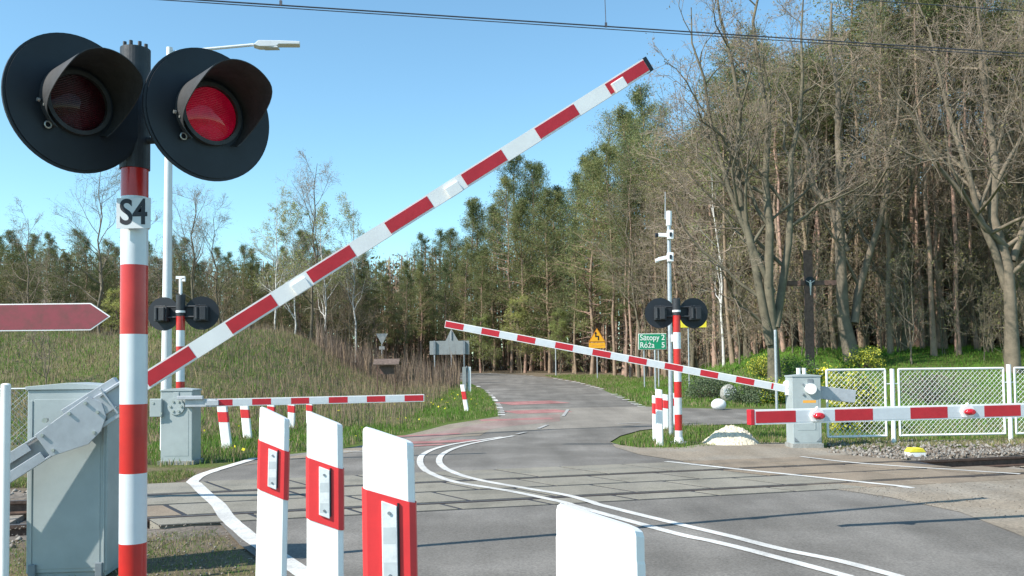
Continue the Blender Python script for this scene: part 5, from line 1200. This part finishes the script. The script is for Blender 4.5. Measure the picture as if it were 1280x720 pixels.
bush('juniper_bush', 940, 506, 64, 30, ['juniper'], 5000, 'spreading dark juniper right of the memorial boulder', seed=7, size=0.07)
bush('juniper_bush', 1165, 505, 90, 36, ['woodgrey', 'juniper'], 3000, 'brownish bush seen through the middle fence panel', seed=9, size=0.08)
bush('leafy_bush', 1000, 478, 50, 30, ['g1', 'juniper'], 2400, 'dark green bush beneath the wooden cross', seed=10)

# dead thicket, grass and undergrowth: uncountable
def blades(name, samp, n, h, wd, mats, label, seed=1, lean=0.25, cat='grass', weights=None):
    rg = np.random.RandomState(seed); P = np.array([samp(rg) for _ in range(n)]); hh = h * rg.uniform(0.45, 1.25, n); ww = wd * rg.uniform(0.6, 1.3, n)
    hh = hh * (0.85 + 0.35 * np.sin(P[:, 0] * 2.1 + 1.5 * np.sin(P[:, 1] * 1.3)) * np.sin(P[:, 1] * 1.7 + P[:, 0] * .4)) * np.where(rg.uniform(size=n) < .02, 1.6, 1)
    a = rg.uniform(0, 6.28, n); ln = rg.normal(size=(n, 2)) * lean; d = np.stack([np.cos(a), np.sin(a), np.zeros(n)], 1)
    tip = P + np.stack([ln[:, 0] * hh, ln[:, 1] * hh, hh], 1); mid = P + np.stack([ln[:, 0] * hh * .35, ln[:, 1] * hh * .35, hh * .55], 1)
    V = np.stack([P - d * ww[:, None] / 2, P + d * ww[:, None] / 2, mid + d * ww[:, None] * .35, tip, mid - d * ww[:, None] * .35], 1).reshape(-1, 3)
    Fc = np.arange(5 * n).reshape(n, 5); wt = np.array(weights if weights is not None else [1 / len(mats)] * len(mats))
    mi = rg.choice(len(mats), n, p=weights); fld = np.sin(P[:, 0] * 1.3 + 2 * np.sin(P[:, 1] * .5)) + np.sin(P[:, 1] * .9 + 1.7 * np.sin(P[:, 0] * .6)) + 0.7 * np.sin(P[:, 0] * 3.1 + P[:, 1] * 2.3)
    m3 = rg.choice(len(mats), n, p=(wt ** 0.4 * np.arange(1, len(mats) + 1)) / np.sum(wt ** 0.4 * np.arange(1, len(mats) + 1))); mi = np.where((fld + rg.normal(size=n) * .5 > 0.5) , m3, mi)
    o = npmesh(name, V, Fc, mi, [M[q] for q in mats]); tag(o, label, cat, None, 'stuff'); return o
def poly_sampler(pts_px, fn=None, world=None):
    P = [ground(x, y) for x, y in pts_px] if world is None else [Vector((*q, 0)) for q in world]
    xs = [p.x for p in P]; ys = [p.y for p in P]; n = len(P)
    def inside(x, y):
        c = False; j = n - 1
        for i in range(n):
            if (ys[i] > y) != (ys[j] > y) and x < (xs[j] - xs[i]) * (y - ys[i]) / (ys[j] - ys[i]) + xs[i]: c = not c
            j = i
        return c
    def f(rg):
        while True:
            x, y = rg.uniform(min(xs), max(xs)), rg.uniform(min(ys), max(ys))
            if inside(x, y): return x, y, hz(x, y) - 0.01
    return f
# green verge beyond the far left road edge up to the bend
vg = poly_sampler([(206, 583), (300, 577), (345, 568), (440, 556), (490, 544), (560, 527), (624, 519), (616, 500), (604, 489), (590, 481.5), (552, 482), (500, 498), (430, 512), (320, 530), (200, 552), (150, 580)])
blades('verge_grass', vg, 42000, 0.14, 0.014, ['g1', 'g2', 'g3'], 'bright green grass along the far left road edge', 11, weights=[.62, .25, .13])
def sp_d(rg): q = vg(rg); return q[0], q[1], q[2] + 0.12
rg = np.random.RandomState(3); Cn = np.array([sp_d(rg) for _ in range(130)]); V, Fc = leaves(Cn, 0.06, 0.06, rg); o = npmesh('dandelions', V, Fc, np.zeros(len(Fc)), [M['dand']]); tag(o, 'yellow dandelions dotted through the far left verge', 'flowers', None, 'stuff')
# island at right
isl = poly_sampler([(772, 556), (800, 541), (850, 533.5), (1000, 530), (1300, 528), (1300, 545), (1100, 551), (985, 555), (900, 557), (850, 562), (800, 561)])
blades('island_grass', isl, 22000, 0.12, 0.012, ['g1', 'g2', 'g3'], 'grass on the island round the right signal pole', 12, weights=[.45, .35, .2])
fg_ = poly_sampler([(1035, 553), (1290, 549), (1290, 556), (1040, 560)]); blades('fence_grass', fg_, 5000, 0.08, 0.01, ['g2', 'g3'], 'thin grass under the mesh fence', 19)
# right verge of the bend
rv = poly_sampler([(800, 506), (756, 486), (720, 476.5), (680, 469.5), (760, 469), (870, 478), (900, 488), (1010, 495), (1010, 510), (900, 509)])
blades('verge_grass', rv, 36000, 0.16, 0.02, ['g2', 'g1', 'g3'], 'pale green grass on the verge outside the bend', 13, weights=[.45, .35, .2])
def wsamp(x0, x1, y0, y1, cond=None):
    def f(rg):
        while True:
            x, y = rg.uniform(x0, x1), rg.uniform(y0, y1)
            if cond is None or cond(x, y): return x, y, hz(x, y) - 0.02
    return f
def road_side_right(x, y): return x > 4.6 + 0.05 * (y - 26) and (y > 31.6 or x > 0.375 * y) and (y < edgeY(640 + x / y * F) + 2)
blades('bank_grass', wsamp(5, 40, 21, 52, road_side_right), 80000, 0.17, 0.026, ['glush', 'g1', 'g2'], 'lush green grass on the bank before the right wood', 14, weights=[.72, .22, .06])
# bank at left: mixed grass and dead stems
blades('bank_grass', wsamp(-36, -4.4, 19, 50, lambda x, y: x > -0.62 * y - 3), 95000, 0.19, 0.02, ['g1', 'g4', 'g2', 'g3'], 'tufted green and straw grass on the bank at left', 15, weights=[.44, .26, .16, .14], lean=0.3)
def th(x, y): 
    p = proj((x, y, hz(x, y)))[0]; return (p < 560) and (p > -60) and rnd.random() < (0.22 + 0.75 * float(sst(np.array((p - 250) / 160))))
blades('dead_stems', wsamp(-26, -2.9, 22, 48, th), 13000, 0.62, 0.01, ['g4', 'woodgrey', 'g3'], 'brown dead stems of tall weeds standing over the grassy bank', 16, lean=0.1, cat='thicket', weights=[.6, .25, .15])
def th2(x, y): p = proj((x, y, 1))[0]; return 395 < p < 575 
blades('dead_stems', wsamp(-16, -2.6, 46, 58, th2), 3500, 1.8, 0.02, ['g4', 'woodgrey'], 'tall brown dead stems behind the roofed wooden board', 17, lean=0.1, cat='thicket')
# dry foreground verge
fv = poly_sampler([(-80, 668), (120, 664), (200, 660), (262, 655), (300, 690), (345, 722), (345, 760), (-120, 780)]); blades('dry_verge_grass', fv, 9000, 0.045, 0.005, ['g2', 'g3', 'g1'], 'sparse short grass in the dry foreground verge', 18, weights=[.4, .45, .15], lean=0.5)
fv = poly_sampler([(-60, 600), (30, 598), (230, 589), (245, 594), (215, 603), (-60, 612)]); blades('track_verge_grass', fv, 9000, 0.07, 0.008, ['g2', 'g3', 'g1'], 'sparse grass between the far rail and the mesh fence', 20, weights=[.4, .4, .2], lean=0.4)
# far wood that reads as one mass, and its undergrowth
def mass(name, pxs, Y0, Y1, h, n, label, seed):
    rg = np.random.RandomState(seed); B0, B1 = [], []; Cn = []
    for i in range(n // 60):
        px = rg.uniform(*pxs); Y = rg.uniform(Y0, Y1) + edgeY(px); x, y = XY(px, Y); z = hz(x, y); hh = h * min(1.0, (atY(px, topz(px), Y).z - z) / 17) * rg.uniform(.7, .95)
        B0.append((x, y, z)); B1.append((x + rg.normal() * .4, y, z + hh)); q = rg.uniform(0, 1, 60) ** 1.2
        Cn.append(np.stack([x + rg.normal(size=60) * 1.5, y + rg.normal(size=60) * 1.5, z + 0.3 + q * hh], 1))
    Cn = np.concatenate(Cn); V, Fc = leaves(Cn, 0.55, 0.22, rg); Vt, Ft = tubes(B0, B1, np.full(len(B0), .14), np.full(len(B0), .04), 4)
    Vv_ = np.concatenate([Vt, V]); Ff = np.concatenate([Ft, Fc + len(Vt)]); mi = np.concatenate([np.zeros(len(Ft)), 1 + rg.randint(0, 3, len(Fc))])
    o = npmesh(name, Vv_, Ff, mi, [M['barkpine'], M['fargreen'], M['farbrown'], M['farbrown']]); tag(o, label, 'wood', None, 'stuff')
mass('distant_wood', (-120, 1500), 9, 26, 15, 110000, 'deep shaded wood filling in behind the front trees', 31)
